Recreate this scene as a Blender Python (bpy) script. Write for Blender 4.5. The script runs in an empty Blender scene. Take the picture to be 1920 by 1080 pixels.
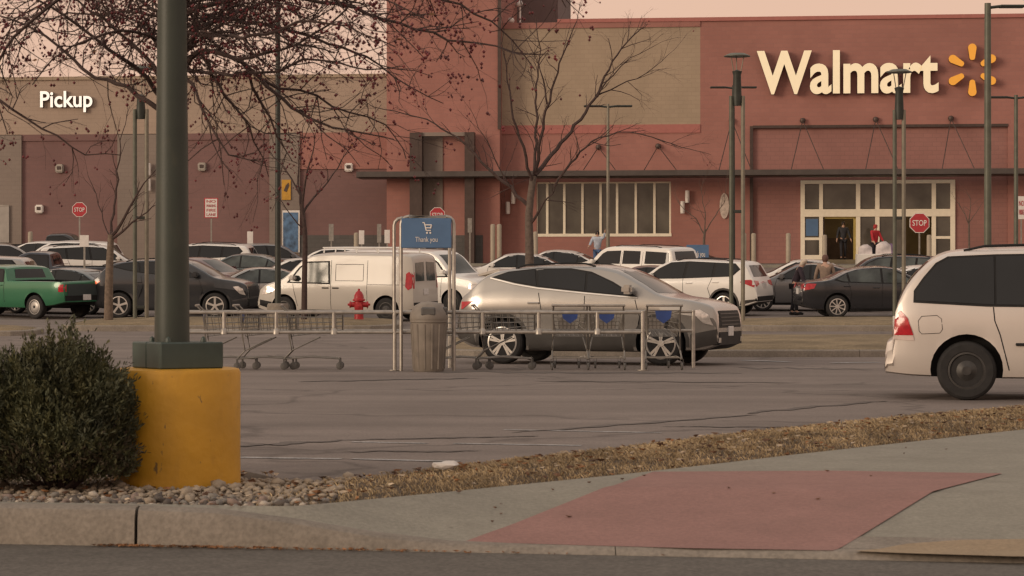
import bpy, bmesh, math, random
from mathutils import Vector, Matrix, noise
from bisect import bisect_right
random.seed(7)
R = math.radians
SC = bpy.context.scene
COL = SC.collection

# ---------------------------------------------------------------- camera, sky, sun, exposure
FPX = 4400.0          # focal length in pixels of the 1920 px wide photograph
CH = 1.27             # eye height above the parking lot
cam_d = bpy.data.cameras.new('camera')
cam_d.sensor_width = 36.0
cam_d.lens = 36.0 * FPX / 1920.0
cam_d.clip_start = 0.1
cam_d.clip_end = 3000.0
cam = bpy.data.objects.new('camera', cam_d)
cam.location = (0, 0, CH)
cam.rotation_euler = (R(90), 0, 0)
COL.objects.link(cam)
SC.camera = cam
cam_d.dof.use_dof = True
cam_d.dof.focus_distance = 42.0
cam_d.dof.aperture_fstop = 9.0

SUN_EL, SUN_AZ = 13.0, 236.0       # azimuth clockwise from +Y: behind the camera, to its left
world = bpy.data.worlds.new('World')
SC.world = world
world.use_nodes = True
wn, wl = world.node_tree.nodes, world.node_tree.links
bg = wn['Background']
sky = wn.new('ShaderNodeTexSky')
sky.sky_type = 'NISHITA'
sky.sun_disc = False
sky.sun_elevation = R(SUN_EL)
sky.sun_rotation = R(SUN_AZ)
sky.dust_density = 3.0
tc = wn.new('ShaderNodeTexCoord')
sp = wn.new('ShaderNodeSeparateXYZ')
rp = wn.new('ShaderNodeValToRGB')          # thin dusk cloud veil: peach low down, grey mauve overhead
rp.color_ramp.elements[0].position = 0.0
rp.color_ramp.elements[0].color = (0.86, 0.545, 0.395, 1)
rp.color_ramp.elements[1].position = 1.0
rp.color_ramp.elements[1].color = (0.74, 0.68, 0.64, 1)
e = rp.color_ramp.elements.new(0.14)
e.color = (0.85, 0.55, 0.40, 1)
e = rp.color_ramp.elements.new(0.4)
e.color = (0.78, 0.63, 0.52, 1)
scl = wn.new('ShaderNodeVectorMath')
scl.operation = 'SCALE'
scl.inputs['Scale'].default_value = 10.0
mx = wn.new('ShaderNodeMixRGB')
mx.inputs['Fac'].default_value = 0.9
wl.new(tc.outputs['Generated'], sp.inputs[0])
wl.new(sp.outputs['Z'], rp.inputs['Fac'])
wl.new(rp.outputs['Color'], scl.inputs[0])
wl.new(sky.outputs['Color'], mx.inputs['Color1'])
wl.new(scl.outputs['Vector'], mx.inputs['Color2'])
wl.new(mx.outputs['Color'], bg.inputs['Color'])
bg.inputs['Strength'].default_value = 0.1

sun_d = bpy.data.lights.new('sun', 'SUN')
sun_d.energy = 1.5
sun_d.angle = R(22)
sun_d.color = (1.0, 0.80, 0.60)
sun = bpy.data.objects.new('sun', sun_d)
_az = R(SUN_AZ)
_to = Vector((math.sin(_az) * math.cos(R(SUN_EL)), math.cos(_az) * math.cos(R(SUN_EL)), math.sin(R(SUN_EL))))
sun.rotation_euler = _to.to_track_quat('Z', 'Y').to_euler()
sun.location = (-20, -20, 30)
COL.objects.link(sun)

SC.render.engine = 'CYCLES'
SC.view_settings.view_transform = 'Standard'
SC.view_settings.look = 'None'
SC.view_settings.exposure = 0.0
SC.view_settings.gamma = 1.0
SC.cycles.use_denoising = True
SC.cycles.max_bounces = 6
SC.cycles.filter_width = 1.4

# ---------------------------------------------------------------- measuring helpers
def pch(pts, x):                      # monotone cubic through (x, y) points
    n = len(pts)
    if x <= pts[0][0]: return pts[0][1]
    if x >= pts[-1][0]: return pts[-1][1]
    i = bisect_right([p[0] for p in pts], x) - 1
    def slope(k): return (pts[k + 1][1] - pts[k][1]) / (pts[k + 1][0] - pts[k][0])
    def tan(k):
        if k == 0: return slope(0)
        if k == n - 1: return slope(n - 2)
        a, b = slope(k - 1), slope(k)
        return 0.0 if a * b <= 0 else 2 * a * b / (a + b)
    h = pts[i + 1][0] - pts[i][0]
    t = (x - pts[i][0]) / h
    return ((2*t**3 - 3*t**2 + 1) * pts[i][1] + (t**3 - 2*t**2 + t) * h * tan(i)
            + (-2*t**3 + 3*t**2) * pts[i + 1][1] + (t**3 - t**2) * h * tan(i + 1))

TER = [(0, 0), (42, 0), (52, .08), (59, .22), (64, .36), (71, .55), (78, .82), (86, 1.15), (96, 1.7), (104, 2.2), (109, 2.42), (120, 2.5), (2000, 2.5)]
def terrain(y): return pch(TER, y)
def PX(px, d): return (px - 960) / FPX * d
def PZ(py, d): return CH + (540 - py) / FPX * d
def P(px, py, d): return Vector((PX(px, d), d, PZ(py, d)))
def G(px, py, z=0.0):                 # where the sight line through a pixel meets level z
    d = FPX * (CH - z) / (py - 540)
    return Vector((PX(px, d), d, z))

# ---------------------------------------------------------------- materials
def _pr(m):
    return m.node_tree.nodes['Principled BSDF']
MATS = {}
def mat(name, col, rough=0.6, metal=0.0, var=0.12, scale=6.0, bump=0.0, bscale=60.0, coat=0.0, spec=0.5, emit=0.0, emit_col=None):
    if name in MATS: return MATS[name]
    m = bpy.data.materials.new(name)
    m.use_nodes = True
    nt = m.node_tree
    p = _pr(m)
    p.inputs['Roughness'].default_value = rough
    p.inputs['Metallic'].default_value = metal
    p.inputs['Specular IOR Level'].default_value = spec
    p.inputs['Coat Weight'].default_value = coat
    p.inputs['Coat Roughness'].default_value = 0.08
    t = nt.nodes.new('ShaderNodeTexCoord')
    if var > 0:
        n = nt.nodes.new('ShaderNodeTexNoise')
        n.inputs['Scale'].default_value = scale
        n.inputs['Detail'].default_value = 4
        r = nt.nodes.new('ShaderNodeValToRGB')
        r.color_ramp.elements[0].position = 0.3
        r.color_ramp.elements[1].position = 0.7
        r.color_ramp.elements[0].color = (*[c * (1 - var) for c in col], 1)
        r.color_ramp.elements[1].color = (*[min(1, c * (1 + var)) for c in col], 1)
        nt.links.new(t.outputs['Object'], n.inputs['Vector'])
        nt.links.new(n.outputs['Fac'], r.inputs['Fac'])
        nt.links.new(r.outputs['Color'], p.inputs['Base Color'])
    else:
        p.inputs['Base Color'].default_value = (*col, 1)
    if bump > 0:
        n2 = nt.nodes.new('ShaderNodeTexNoise')
        n2.inputs['Scale'].default_value = bscale
        n2.inputs['Detail'].default_value = 3
        b = nt.nodes.new('ShaderNodeBump')
        b.inputs['Strength'].default_value = bump
        b.inputs['Distance'].default_value = 0.02
        nt.links.new(t.outputs['Object'], n2.inputs['Vector'])
        nt.links.new(n2.outputs['Fac'], b.inputs['Height'])
        nt.links.new(b.outputs['Normal'], p.inputs['Normal'])
    if emit > 0:
        p.inputs['Emission Color'].default_value = (*(emit_col or col), 1)
        p.inputs['Emission Strength'].default_value = emit
    MATS[name] = m
    return m

def ground_mat(name, col, patch, streak=0.0, crack=0.0, grain=0.25, rough=0.9, blotch_scale=0.35, streak_vec=(0.05, 0.9, 1)):
    """asphalt or concrete: grain, blotches, long wheel-worn streaks and wandering cracks"""
    m = bpy.data.materials.new(name)
    m.use_nodes = True
    nt = m.node_tree
    L = nt.links.new
    p = _pr(m)
    p.inputs['Roughness'].default_value = rough
    p.inputs['Specular IOR Level'].default_value = 0.3
    g = nt.nodes.new('ShaderNodeNewGeometry')
    def noi(sc, det=4, vec=None):
        n = nt.nodes.new('ShaderNodeTexNoise')
        n.inputs['Scale'].default_value = sc
        n.inputs['Detail'].default_value = det
        if vec:
            mp = nt.nodes.new('ShaderNodeMapping')
            mp.inputs['Scale'].default_value = vec
            L(g.outputs['Position'], mp.inputs['Vector'])
            L(mp.outputs['Vector'], n.inputs['Vector'])
        else:
            L(g.outputs['Position'], n.inputs['Vector'])
        return n.outputs['Fac']
    def mul(a, fac_socket, lo, hi):
        mr = nt.nodes.new('ShaderNodeMapRange')
        mr.inputs['From Min'].default_value = 0.3
        mr.inputs['From Max'].default_value = 0.7
        mr.inputs['To Min'].default_value = lo
        mr.inputs['To Max'].default_value = hi
        L(fac_socket, mr.inputs['Value'])
        v = nt.nodes.new('ShaderNodeVectorMath')
        v.operation = 'SCALE'
        L(a, v.inputs[0])
        L(mr.outputs['Result'], v.inputs['Scale'])
        return v.outputs['Vector']
    rgb = nt.nodes.new('ShaderNodeRGB')
    rgb.outputs[0].default_value = (*col, 1)
    c = mul(rgb.outputs[0], noi(blotch_scale, 5), 1 - patch, 1 + patch)
    c = mul(c, noi(38, 2), 1 - grain, 1 + grain)
    c = mul(c, noi(6, 4), 1 - grain * .4, 1 + grain * .4)
    if streak > 0:
        c = mul(c, noi(1.0, 4, streak_vec), 1 - streak, 1 + streak)
    if crack > 0:
        vo = nt.nodes.new('ShaderNodeTexVoronoi')
        vo.feature = 'DISTANCE_TO_EDGE'
        vo.inputs['Scale'].default_value = 0.16
        ad = nt.nodes.new('ShaderNodeVectorMath')
        ad.operation = 'MULTIPLY_ADD'
        nz = nt.nodes.new('ShaderNodeTexNoise')
        nz.inputs['Scale'].default_value = 0.7
        nz.inputs['Detail'].default_value = 5
        L(g.outputs['Position'], nz.inputs['Vector'])
        L(nz.outputs['Color'], ad.inputs[0])
        ad.inputs[1].default_value = (2.2, 2.2, 0)
        L(g.outputs['Position'], ad.inputs[2])
        L(ad.outputs['Vector'], vo.inputs['Vector'])
        mr = nt.nodes.new('ShaderNodeMapRange')
        mr.inputs['From Min'].default_value = 0.0
        mr.inputs['From Max'].default_value = 0.014
        mr.inputs['To Min'].default_value = 1 - crack
        mr.inputs['To Max'].default_value = 1.0
        L(vo.outputs['Distance'], mr.inputs['Value'])
        v = nt.nodes.new('ShaderNodeVectorMath')
        v.operation = 'SCALE'
        L(c, v.inputs[0])
        L(mr.outputs['Result'], v.inputs['Scale'])
        c = v.outputs['Vector']
    L(c, p.inputs['Base Color'])
    b = nt.nodes.new('ShaderNodeBump')
    b.inputs['Strength'].default_value = 0.35
    b.inputs['Distance'].default_value = 0.01
    L(noi(70, 3), b.inputs['Height'])
    L(b.outputs['Normal'], p.inputs['Normal'])
    MATS[name] = m
    return m

def brick_mat(name, c1, c2, mortar, bw, bh, msize=0.012, patch=0.10):
    """masonry too far away to tell the units apart: colour and fine relief only"""
    m = bpy.data.materials.new(name)
    m.use_nodes = True
    nt = m.node_tree
    L = nt.links.new
    p = _pr(m)
    p.inputs['Roughness'].default_value = 0.9
    p.inputs['Specular IOR Level'].default_value = 0.25
    t = nt.nodes.new('ShaderNodeTexCoord')
    s = nt.nodes.new('ShaderNodeSeparateXYZ')
    cb = nt.nodes.new('ShaderNodeCombineXYZ')
    L(t.outputs['Object'], s.inputs[0])
    ad = nt.nodes.new('ShaderNodeMath')
    ad.operation = 'ADD'
    L(s.outputs['X'], ad.inputs[0])
    L(s.outputs['Y'], ad.inputs[1])
    L(ad.outputs[0], cb.inputs['X'])
    L(s.outputs['Z'], cb.inputs['Y'])
    bt = nt.nodes.new('ShaderNodeTexBrick')
    bt.inputs['Scale'].default_value = 1.0
    bt.inputs['Brick Width'].default_value = bw
    bt.inputs['Row Height'].default_value = bh
    bt.inputs['Mortar Size'].default_value = msize
    bt.inputs['Mortar Smooth'].default_value = 0.3
    bt.inputs['Color1'].default_value = (*c1, 1)
    bt.inputs['Color2'].default_value = (*c2, 1)
    bt.inputs['Mortar'].default_value = (*mortar, 1)
    L(cb.outputs[0], bt.inputs['Vector'])
    n = nt.nodes.new('ShaderNodeTexNoise')
    n.inputs['Scale'].default_value = 0.35
    n.inputs['Detail'].default_value = 6
    L(t.outputs['Object'], n.inputs['Vector'])
    mr = nt.nodes.new('ShaderNodeMapRange')
    mr.inputs['From Min'].default_value = 0.3
    mr.inputs['From Max'].default_value = 0.7
    mr.inputs['To Min'].default_value = 1 - patch
    mr.inputs['To Max'].default_value = 1 + patch
    L(n.outputs['Fac'], mr.inputs['Value'])
    v = nt.nodes.new('ShaderNodeVectorMath')
    v.operation = 'SCALE'
    L(bt.outputs['Color'], v.inputs[0])
    L(mr.outputs['Result'], v.inputs['Scale'])
    L(v.outputs['Vector'], p.inputs['Base Color'])
    b = nt.nodes.new('ShaderNodeBump')
    b.inputs['Strength'].default_value = 0.4
    b.inputs['Distance'].default_value = 0.01
    b.invert = True
    L(bt.outputs['Fac'], b.inputs['Height'])
    L(b.outputs['Normal'], p.inputs['Normal'])
    MATS[name] = m
    return m

ASPHALT = ground_mat('lot_asphalt', (.192, .160, .142), .14, streak=.16, crack=.35, grain=.16)
ROAD = ground_mat('road_asphalt', (.120, .108, .094), .12, streak=.1, grain=.25)
CONC = ground_mat('concrete_walk', (.252, .236, .196), .08, grain=.12, blotch_scale=1.2)
KERBM = ground_mat('concrete_kerb', (.235, .205, .172), .14, grain=.16, blotch_scale=2.0)
REDC = ground_mat('red_tinted_concrete', (.282, .158, .138), .07, grain=.10, blotch_scale=1.3)
TANC = ground_mat('ochre_stained_concrete', (.31, .235, .155), .10, grain=.12, blotch_scale=1.5)
SOIL = ground_mat('dead_turf_soil', (.085, .062, .042), .25, grain=.3, blotch_scale=2.5)
MED = ground_mat('median_dead_grass', (.215, .165, .100), .28, grain=.35, blotch_scale=.9)
TAR = ground_mat('tar_crack_seal', (.128, .110, .099), .1, grain=.1)
LINEP = ground_mat('worn_white_paint', (.36, .35, .34), .3, grain=.3, blotch_scale=4)
BRICK = brick_mat('brick_red', (.355, .170, .143), (.330, .158, .134), (.32, .165, .142), .40, .20)
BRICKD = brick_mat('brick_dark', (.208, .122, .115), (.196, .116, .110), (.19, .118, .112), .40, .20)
BRICKB = brick_mat('brick_block_coursed', (.320, .162, .142), (.298, .152, .134), (.262, .14, .125), .40, .20, .012)
TAN = brick_mat('tan_block', (.375, .295, .218), (.356, .28, .206), (.338, .265, .197), .40, .20)
PILM = brick_mat('tan_pilaster_block', (.240, .198, .172), (.230, .190, .165), (.22, .18, .157), .40, .20)
TANP = brick_mat('tan_block_wing', (.385, .300, .240), (.370, .288, .230), (.35, .274, .22), .40, .20)  # upper block of the left wing, one even tan of its own
BANDR = mat('red_band', (.38, .145, .125), .8, var=.06)
GREYB = brick_mat('grey_base_block', (.115, .105, .10), (.10, .095, .09), (.09, .085, .08), .4, .2)
GREYW = mat('grey_brown_stucco', (.16, .12, .115), .9, var=.08, scale=1)
DARKM = mat('dark_bronze_metal', (.075, .052, .045), .5, .3, var=.15)
CANOPY = mat('canopy_metal', (.085, .072, .066), .5, .3, var=.15, scale=2)
CREAMF = mat('cream_frame_paint', (.84, .77, .62), .45, var=.05)
WHITEP = mat('white_paint', (.74, .72, .68), .5, var=.05)
GLASSB = mat('store_glass', (.080, .074, .060), .08, var=.45, scale=.8, spec=.6)
GLASS = mat('tinted_car_glass', (.010, .011, .012), .05, var=.2, scale=1.5, spec=.5)
GLASSL = mat('light_car_glass', (.045, .055, .052), .08, var=.7, scale=2.2, spec=.7)
GLASSW = mat('windshield_glass', (.030, .036, .034), .10, var=.6, scale=2.0, spec=.25)
BLACKP = mat('black_plastic', (.016, .016, .017), .6, var=.2, spec=.25)
RUBBER = mat('tyre_rubber', (.020, .019, .019), .85, var=.25, scale=12)
ALLOY = mat('alloy_rim', (.62, .60, .57), .3, .7, var=.08)
STEELR = mat('dark_steel_rim', (.055, .052, .05), .5, .4, var=.3, scale=9)
HUBG = mat('grey_hubcap', (.40, .38, .36), .4, .4, var=.1)
TAILR = mat('tail_lamp_red', (.42, .012, .022), .18, var=.25, scale=14, coat=.6)
TAILON = mat('tail_lamp_lit', (.7, .08, .04), .2, var=.2, scale=10, emit=.9, emit_col=(1, .22, .09))
TAILW = mat('tail_lamp_clear', (.62, .50, .46), .2, var=.1)
HEADL = mat('head_lamp', (.62, .58, .55), .12, .3, var=.3, scale=18, coat=.8)
PLATE = mat('licence_plate', (.66, .64, .62), .4, var=.15, scale=20)
GALV = mat('galvanised_steel', (.42, .39, .35), .42, .6, var=.2, scale=9)
GALVD = mat('dull_galvanised_steel', (.34, .31, .275), .5, .45, var=.2, scale=9)
POSTC = mat('sign_post_steel', (.30, .28, .25), .5, .4, var=.2)
GREENP = mat('green_pole_paint', (.036, .044, .034), .5, var=.15, scale=3, bump=.05)
GREENB = mat('green_base_cover', (.050, .072, .062), .5, var=.25, scale=5)
LAMPG = mat('lamp_post_grey_green', (.105, .110, .085), .5, .2, var=.15)
LAMPD = mat('lamp_post_dark', (.035, .040, .034), .5, .2, var=.15)
LAMPT = mat('lamp_post_tan', (.20, .18, .14), .5, .2, var=.15)
YELLOW = mat('yellow_concrete_paint', (.56, .29, .022), .55, var=.10, scale=3.5, bump=.25, bscale=14)
BLUES = mat('blue_sign_face', (.085, .165, .30), .45, var=.08, scale=4)
BLUEC = mat('blue_cart_plastic', (.035, .075, .26), .4, var=.15)
SIGNW = mat('white_sign_face', (.72, .68, .64), .5, var=.08, scale=8)
SIGNR = mat('red_sign_face', (.42, .035, .045), .45, var=.1)
TRASH = mat('trash_can_plastic', (.215, .185, .155), .55, var=.15, scale=5, bump=.1)
TRASHD = mat('trash_can_dark_plastic', (.10, .095, .09), .55, var=.15, scale=5)
HYDR = mat('hydrant_red', (.40, .022, .028), .4, var=.15, scale=12)
BARK = mat('tree_bark', (.115, .088, .072), .9, var=.3, scale=14, bump=.5, bscale=40)
BARKD = mat('dark_bark', (.058, .036, .032), .9, var=.3, scale=14)
BARKP = mat('pale_bark', (.16, .12, .09), .9, var=.3, scale=14, bump=.5, bscale=40)
BERRY = mat('crab_apple_fruit', (.13, .016, .020), .5, var=.5, scale=5)
DLEAF = mat('dry_leaf', (.24, .115, .05), .8, var=.5, scale=3)
DLEAF2 = mat('brown_leaf', (.12, .065, .04), .8, var=.5, scale=3)
NEEDLE = mat('yew_needles', (.060, .064, .030), .7, var=.55, scale=3.5)
NEEDLE2 = mat('yew_needles_olive', (.090, .088, .036), .7, var=.5, scale=3.5)
NEEDLED = mat('yew_needles_brown', (.058, .044, .024), .8, var=.4, scale=4)
STRAW = mat('dead_grass_straw', (.40, .30, .175), .85, var=.45, scale=2.5)
STRAW2 = mat('dead_grass_brown', (.215, .155, .09), .85, var=.45, scale=2.5)
STONES = [mat('river_stone_%s' % n, c, .75, var=.22, scale=9, bump=.2, bscale=30) for n, c in
          (('buff', (.30, .245, .185)), ('grey', (.20, .182, .16)), ('pink', (.235, .175, .145)), ('dark', (.085, .07, .06)), ('pale', (.44, .385, .32)))]
SIGNL = mat('lit_cream_letter', (.80, .70, .50), .5, var=.03, emit=.30, emit_col=(1.0, .80, .50))
SIGNPK = mat('lit_white_letter', (.85, .82, .76), .5, var=.0, emit=.55, emit_col=(1.0, .93, .82))
SPARK = mat('lit_yellow_spark', (.78, .36, .05), .5, var=.04, emit=.22, emit_col=(1.0, .45, .05))
SIGNSIDE = mat('letter_return', (.09, .05, .04), .6, var=.1)

def paint(name, col, metal=0.0, rough=.32, var=.04):
    return mat('paint_' + name, col, rough, metal, var=var, scale=1.2, coat=.55)

# ---------------------------------------------------------------- mesh helpers
def add_obj(name, mesh, m=None, parent=None, loc=None, rot=None):
    o = bpy.data.objects.new(name, mesh)
    COL.objects.link(o)
    if m is not None and mesh is not None:
        if len(mesh.materials) == 0:
            mesh.materials.append(None)
        o.material_slots[0].link = 'OBJECT'
        o.material_slots[0].material = m
    if parent is not None: o.parent = parent
    if loc is not None: o.location = loc
    if rot is not None: o.rotation_euler = rot
    return o

def tag(o, label=None, cat=None, group=None, kind=None):
    if label: o['label'] = label
    if cat: o['category'] = cat
    if group: o['group'] = group
    if kind: o['kind'] = kind
    return o

def thing(name, label, cat, loc=(0, 0, 0), rot=(0, 0, 0), group=None):
    o = bpy.data.objects.new(name, None)
    COL.objects.link(o)
    o.empty_display_size = .2
    o.location = loc
    o.rotation_euler = rot
    return tag(o, label, cat, group)

def smooth(me, ang=35):
    if not me.polygons: return me
    bm = bmesh.new()
    bm.from_mesh(me)
    a = R(ang)
    for f in bm.faces: f.smooth = True
    for e in bm.edges:
        if len(e.link_faces) == 2 and e.calc_face_angle(0) > a: e.smooth = False
    bm.to_mesh(me)
    bm.free()
    return me

class MB:
    def __init__(s):
        s.v, s.f, s.m = [], [], []
    def add(s, vs, fs, mi=0):
        b = len(s.v)
        s.v.extend([tuple(v) for v in vs])
        for f in fs:
            s.f.append(tuple(i + b for i in f))
            s.m.append(mi)
        return s
    def box(s, x0, x1, y0, y1, z0, z1, c=0.0, mi=0, M=None):
        """axis aligned box, edges chamfered by c"""
        if c <= 0:
            vs = [(x, y, z) for z in (z0, z1) for y in (y0, y1) for x in (x0, x1)]
            fs = [(0, 2, 3, 1), (4, 5, 7, 6), (0, 1, 5, 4), (2, 6, 7, 3), (0, 4, 6, 2), (1, 3, 7, 5)]
        else:
            bm = bmesh.new()
            bmesh.ops.create_cube(bm, size=1.0)
            for v in bm.verts:
                v.co = Vector(((x0 + x1) / 2 + v.co.x * (x1 - x0), (y0 + y1) / 2 + v.co.y * (y1 - y0), (z0 + z1) / 2 + v.co.z * (z1 - z0)))
            bmesh.ops.bevel(bm, geom=bm.edges[:], offset=c, segments=2 if c > .02 else 1, affect='EDGES')
            bm.verts.index_update()
            vs = [v.co.copy() for v in bm.verts]
            fs = [[v.index for v in f.verts] for f in bm.faces]
            bm.free()
        if M is not None: vs = [M @ Vector(v) for v in vs]
        return s.add(vs, fs, mi)
    def tube(s, pts, radii, n=6, cap=True, mi=0):
        pts = [Vector(p) for p in pts]
        if not isinstance(radii, (list, tuple)): radii = [radii] * len(pts)
        vs, fs = [], []
        up = None
        for i, p in enumerate(pts):
            t = (pts[min(i + 1, len(pts) - 1)] - pts[max(i - 1, 0)])
            if t.length < 1e-9: t = Vector((0, 0, 1))
            t.normalize()
            if up is None:
                up = Vector((0, 0, 1)) if abs(t.z) < .9 else Vector((1, 0, 0))
            a = t.cross(up)
            if a.length < 1e-6: a = t.orthogonal()
            a.normalize()
            b = t.cross(a)
            up = -b if False else up
            for k in range(n):
                an = 2 * math.pi * k / n
                vs.append(p + (a * math.cos(an) + b * math.sin(an)) * radii[i])
        for i in range(len(pts) - 1):
            for k in range(n):
                k2 = (k + 1) % n
                fs.append((i * n + k, i * n + k2, (i + 1) * n + k2, (i + 1) * n + k))
        if cap:
            fs.append(tuple(range(n - 1, -1, -1)))
            fs.append(tuple((len(pts) - 1) * n + k for k in range(n)))
        return s.add(vs, fs, mi)
    def lathe(s, prof, n=24, c=(0, 0, 0), axis='z', mi=0):
        vs, fs = [], []
        for r, h in prof:
            for k in range(n):
                a = 2 * math.pi * k / n
                x, y = r * math.cos(a), r * math.sin(a)
                v = (x, y, h) if axis == 'z' else ((x, h, y) if axis == 'y' else (h, x, y))
                vs.append((v[0] + c[0], v[1] + c[1], v[2] + c[2]))
        for i in range(len(prof) - 1):
            for k in range(n):
                k2 = (k + 1) % n
                fs.append((i * n + k, i * n + k2, (i + 1) * n + k2, (i + 1) * n + k))
        if prof[0][0] > 1e-5: fs.append(tuple(range(n - 1, -1, -1)))
        if prof[-1][0] > 1e-5: fs.append(tuple((len(prof) - 1) * n + k for k in range(n)))
        return s.add(vs, fs, mi)
    def prism(s, poly, y0, y1, mi=0):
        """(x, z) outline given thickness along y"""
        n = len(poly)
        vs = [(x, y0, z) for x, z in poly] + [(x, y1, z) for x, z in poly]
        fs = [tuple(range(n)), tuple(range(2 * n - 1, n - 1, -1))]
        fs += [(i, i + n, (i + 1) % n + n, (i + 1) % n) for i in range(n)]
        return s.add(vs, fs, mi)
    def mesh(s, name, sm=None):
        me = bpy.data.meshes.new(name)
        me.from_pydata(s.v, [], s.f)
        if s.m and max(s.m) > 0:
            for _ in range(max(s.m) + 1): me.materials.append(None)
            me.polygons.foreach_set('material_index', s.m)
        me.validate()
        if sm: smooth(me, sm)
        return me
    def build(s, name, m, parent=None, sm=None, loc=None, rot=None):
        return add_obj(name, s.mesh(name, sm), m, parent, loc, rot)

def fix_normals(me):
    bm = bmesh.new()
    bm.from_mesh(me)
    bmesh.ops.recalc_face_normals(bm, faces=bm.faces[:])
    bm.to_mesh(me)
    bm.free()
    return me

def evaluated_mesh(o):
    dg = bpy.context.evaluated_depsgraph_get()
    dg.update()
    return bpy.data.meshes.new_from_object(o.evaluated_get(dg), depsgraph=dg)

TEXTS = {}
def text_mesh(body, size=1.0, extrude=.02, offset=0.0, width=1.0):
    key = (body, size, extrude, offset, width)
    if key in TEXTS: return TEXTS[key]
    cu = bpy.data.curves.new('text', 'FONT')
    cu.body = body
    cu.size = size
    cu.extrude = extrude
    cu.offset = offset
    cu.resolution_u = 4
    cu.align_x = 'CENTER'
    o = bpy.data.objects.new('text', cu)
    COL.objects.link(o)
    me = evaluated_mesh(o)
    bpy.data.objects.remove(o)
    bpy.data.curves.remove(cu)
    for v in me.vertices:                     # stand it up: reads from -y, centred in x
        v.co = Vector((v.co.x * width, -v.co.z, v.co.y))
    me.materials.clear()
    TEXTS[key] = me
    return me
def bounds(me):
    xs = [v.co.x for v in me.vertices]
    zs = [v.co.z for v in me.vertices]
    return min(xs), max(xs), min(zs), max(zs)
def fit_text(body, x0, x1, z0, z1, ext=.02, offset=0.0):
    """lettering fitted into a box in (x, z)"""
    me = text_mesh(body, 1.0, ext, offset).copy()
    a, b, c, d = bounds(me)
    for v in me.vertices:
        v.co.x = x0 + (v.co.x - a) / (b - a) * (x1 - x0)
        v.co.z = z0 + (v.co.z - c) / (d - c) * (z1 - z0)
    return me

def grid_poly(poly, g):
    bm = bmesh.new()
    vs = [bm.verts.new((a, b, 0)) for a, b in poly]
    bm.faces.new(vs)
    bmesh.ops.triangulate(bm, faces=bm.faces[:])
    for ax in (0, 1):
        lo, hi = min(p[ax] for p in poly), max(p[ax] for p in poly)
        q = math.floor(lo / g) + 1
        while q * g < hi:
            co, no = [0, 0, 0], [0, 0, 0]
            co[ax] = q * g
            no[ax] = 1
            bmesh.ops.bisect_plane(bm, geom=bm.verts[:] + bm.edges[:] + bm.faces[:], plane_co=co, plane_no=no)
            q += 1
    bm.verts.index_update()
    v = [(p.co.x, p.co.y) for p in bm.verts]
    f = [[p.index for p in q.verts] for q in bm.faces]
    bm.free()
    return v, f
def fix_side(me, sg, ax):
    bm = bmesh.new()
    bm.from_mesh(me)
    for f in bm.faces:
        f.normal_update()
        if abs(f.normal[ax]) > .3 and f.normal[ax] * sg < 0: f.normal_flip()
    bm.to_mesh(me)
    bm.free()

def add_wear(m, dark, scale, lo, hi, amt):
    """chips and scuffs with a shape of their own over the base colour"""
    nt = m.node_tree
    p = _pr(m)
    src = p.inputs['Base Color'].links[0].from_socket
    t = nt.nodes.new('ShaderNodeTexCoord')
    mp = nt.nodes.new('ShaderNodeMapping')
    mp.inputs['Scale'].default_value = (1, 1, .45)
    n = nt.nodes.new('ShaderNodeTexNoise')
    n.inputs['Scale'].default_value = scale
    n.inputs['Detail'].default_value = 7
    r = nt.nodes.new('ShaderNodeMapRange')
    r.inputs['From Min'].default_value = lo
    r.inputs['From Max'].default_value = hi
    r.inputs['To Max'].default_value = amt
    x = nt.nodes.new('ShaderNodeMixRGB')
    x.inputs['Color2'].default_value = (*dark, 1)
    nt.links.new(t.outputs['Object'], mp.inputs['Vector'])
    nt.links.new(mp.outputs['Vector'], n.inputs['Vector'])
    nt.links.new(n.outputs['Fac'], r.inputs['Value'])
    nt.links.new(r.outputs['Result'], x.inputs['Fac'])
    nt.links.new(src, x.inputs['Color1'])
    nt.links.new(x.outputs['Color'], p.inputs['Base Color'])
add_wear(YELLOW, (.30, .16, .03), 5, .60, .74, .4)
add_wear(YELLOW, (.10, .07, .04), 22, .69, .73, .8)
add_wear(GREENP, (.075, .072, .05), 7, .58, .75, .5)
add_wear(TRASH, (.09, .08, .07), 6, .55, .75, .5)
add_wear(CONC, (.15, .13, .105), 1.6, .60, .75, .45)
add_wear(CONC, (.10, .085, .07), 14, .70, .76, .5)
add_wear(REDC, (.16, .10, .085), 1.5, .58, .75, .4)
add_wear(REDC, (.12, .075, .065), 13, .70, .76, .5)
add_wear(BRICK, (.25, .12, .10), .5, .55, .75, .35)
add_wear(TAN, (.28, .22, .16), .6, .55, .75, .4)
# ---------------------------------------------------------------- the setting: ground, road, walk, planting bed, medians
def sheet(name, m, xs, rows, zf, kind='structure', sm=True):
    """rows: list of functions x -> y, zf(x, y, j) gives the height"""
    mb = MB()
    for x in xs:
        for j, r in enumerate(rows):
            y = r(x)
            mb.v.append((x, y, zf(x, y, j)))
    n = len(rows)
    for i in range(len(xs) - 1):
        for j in range(n - 1):
            mb.f.append((i * n + j, (i + 1) * n + j, (i + 1) * n + j + 1, i * n + j + 1))
            mb.m.append(0)
    o = mb.build(name, m, sm=60)
    if kind: o['kind'] = kind
    return o
def lin(pts, x):
    if x <= pts[0][0]: i = 0
    elif x >= pts[-1][0]: i = len(pts) - 2
    else: i = bisect_right([p[0] for p in pts], x) - 1
    t = (x - pts[i][0]) / (pts[i + 1][0] - pts[i][0])
    return pts[i][1] + t * (pts[i + 1][1] - pts[i][1])
def ss(a, b, x):
    t = max(0, min(1, (x - a) / (b - a)))
    return t * t * (3 - 2 * t)

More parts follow.
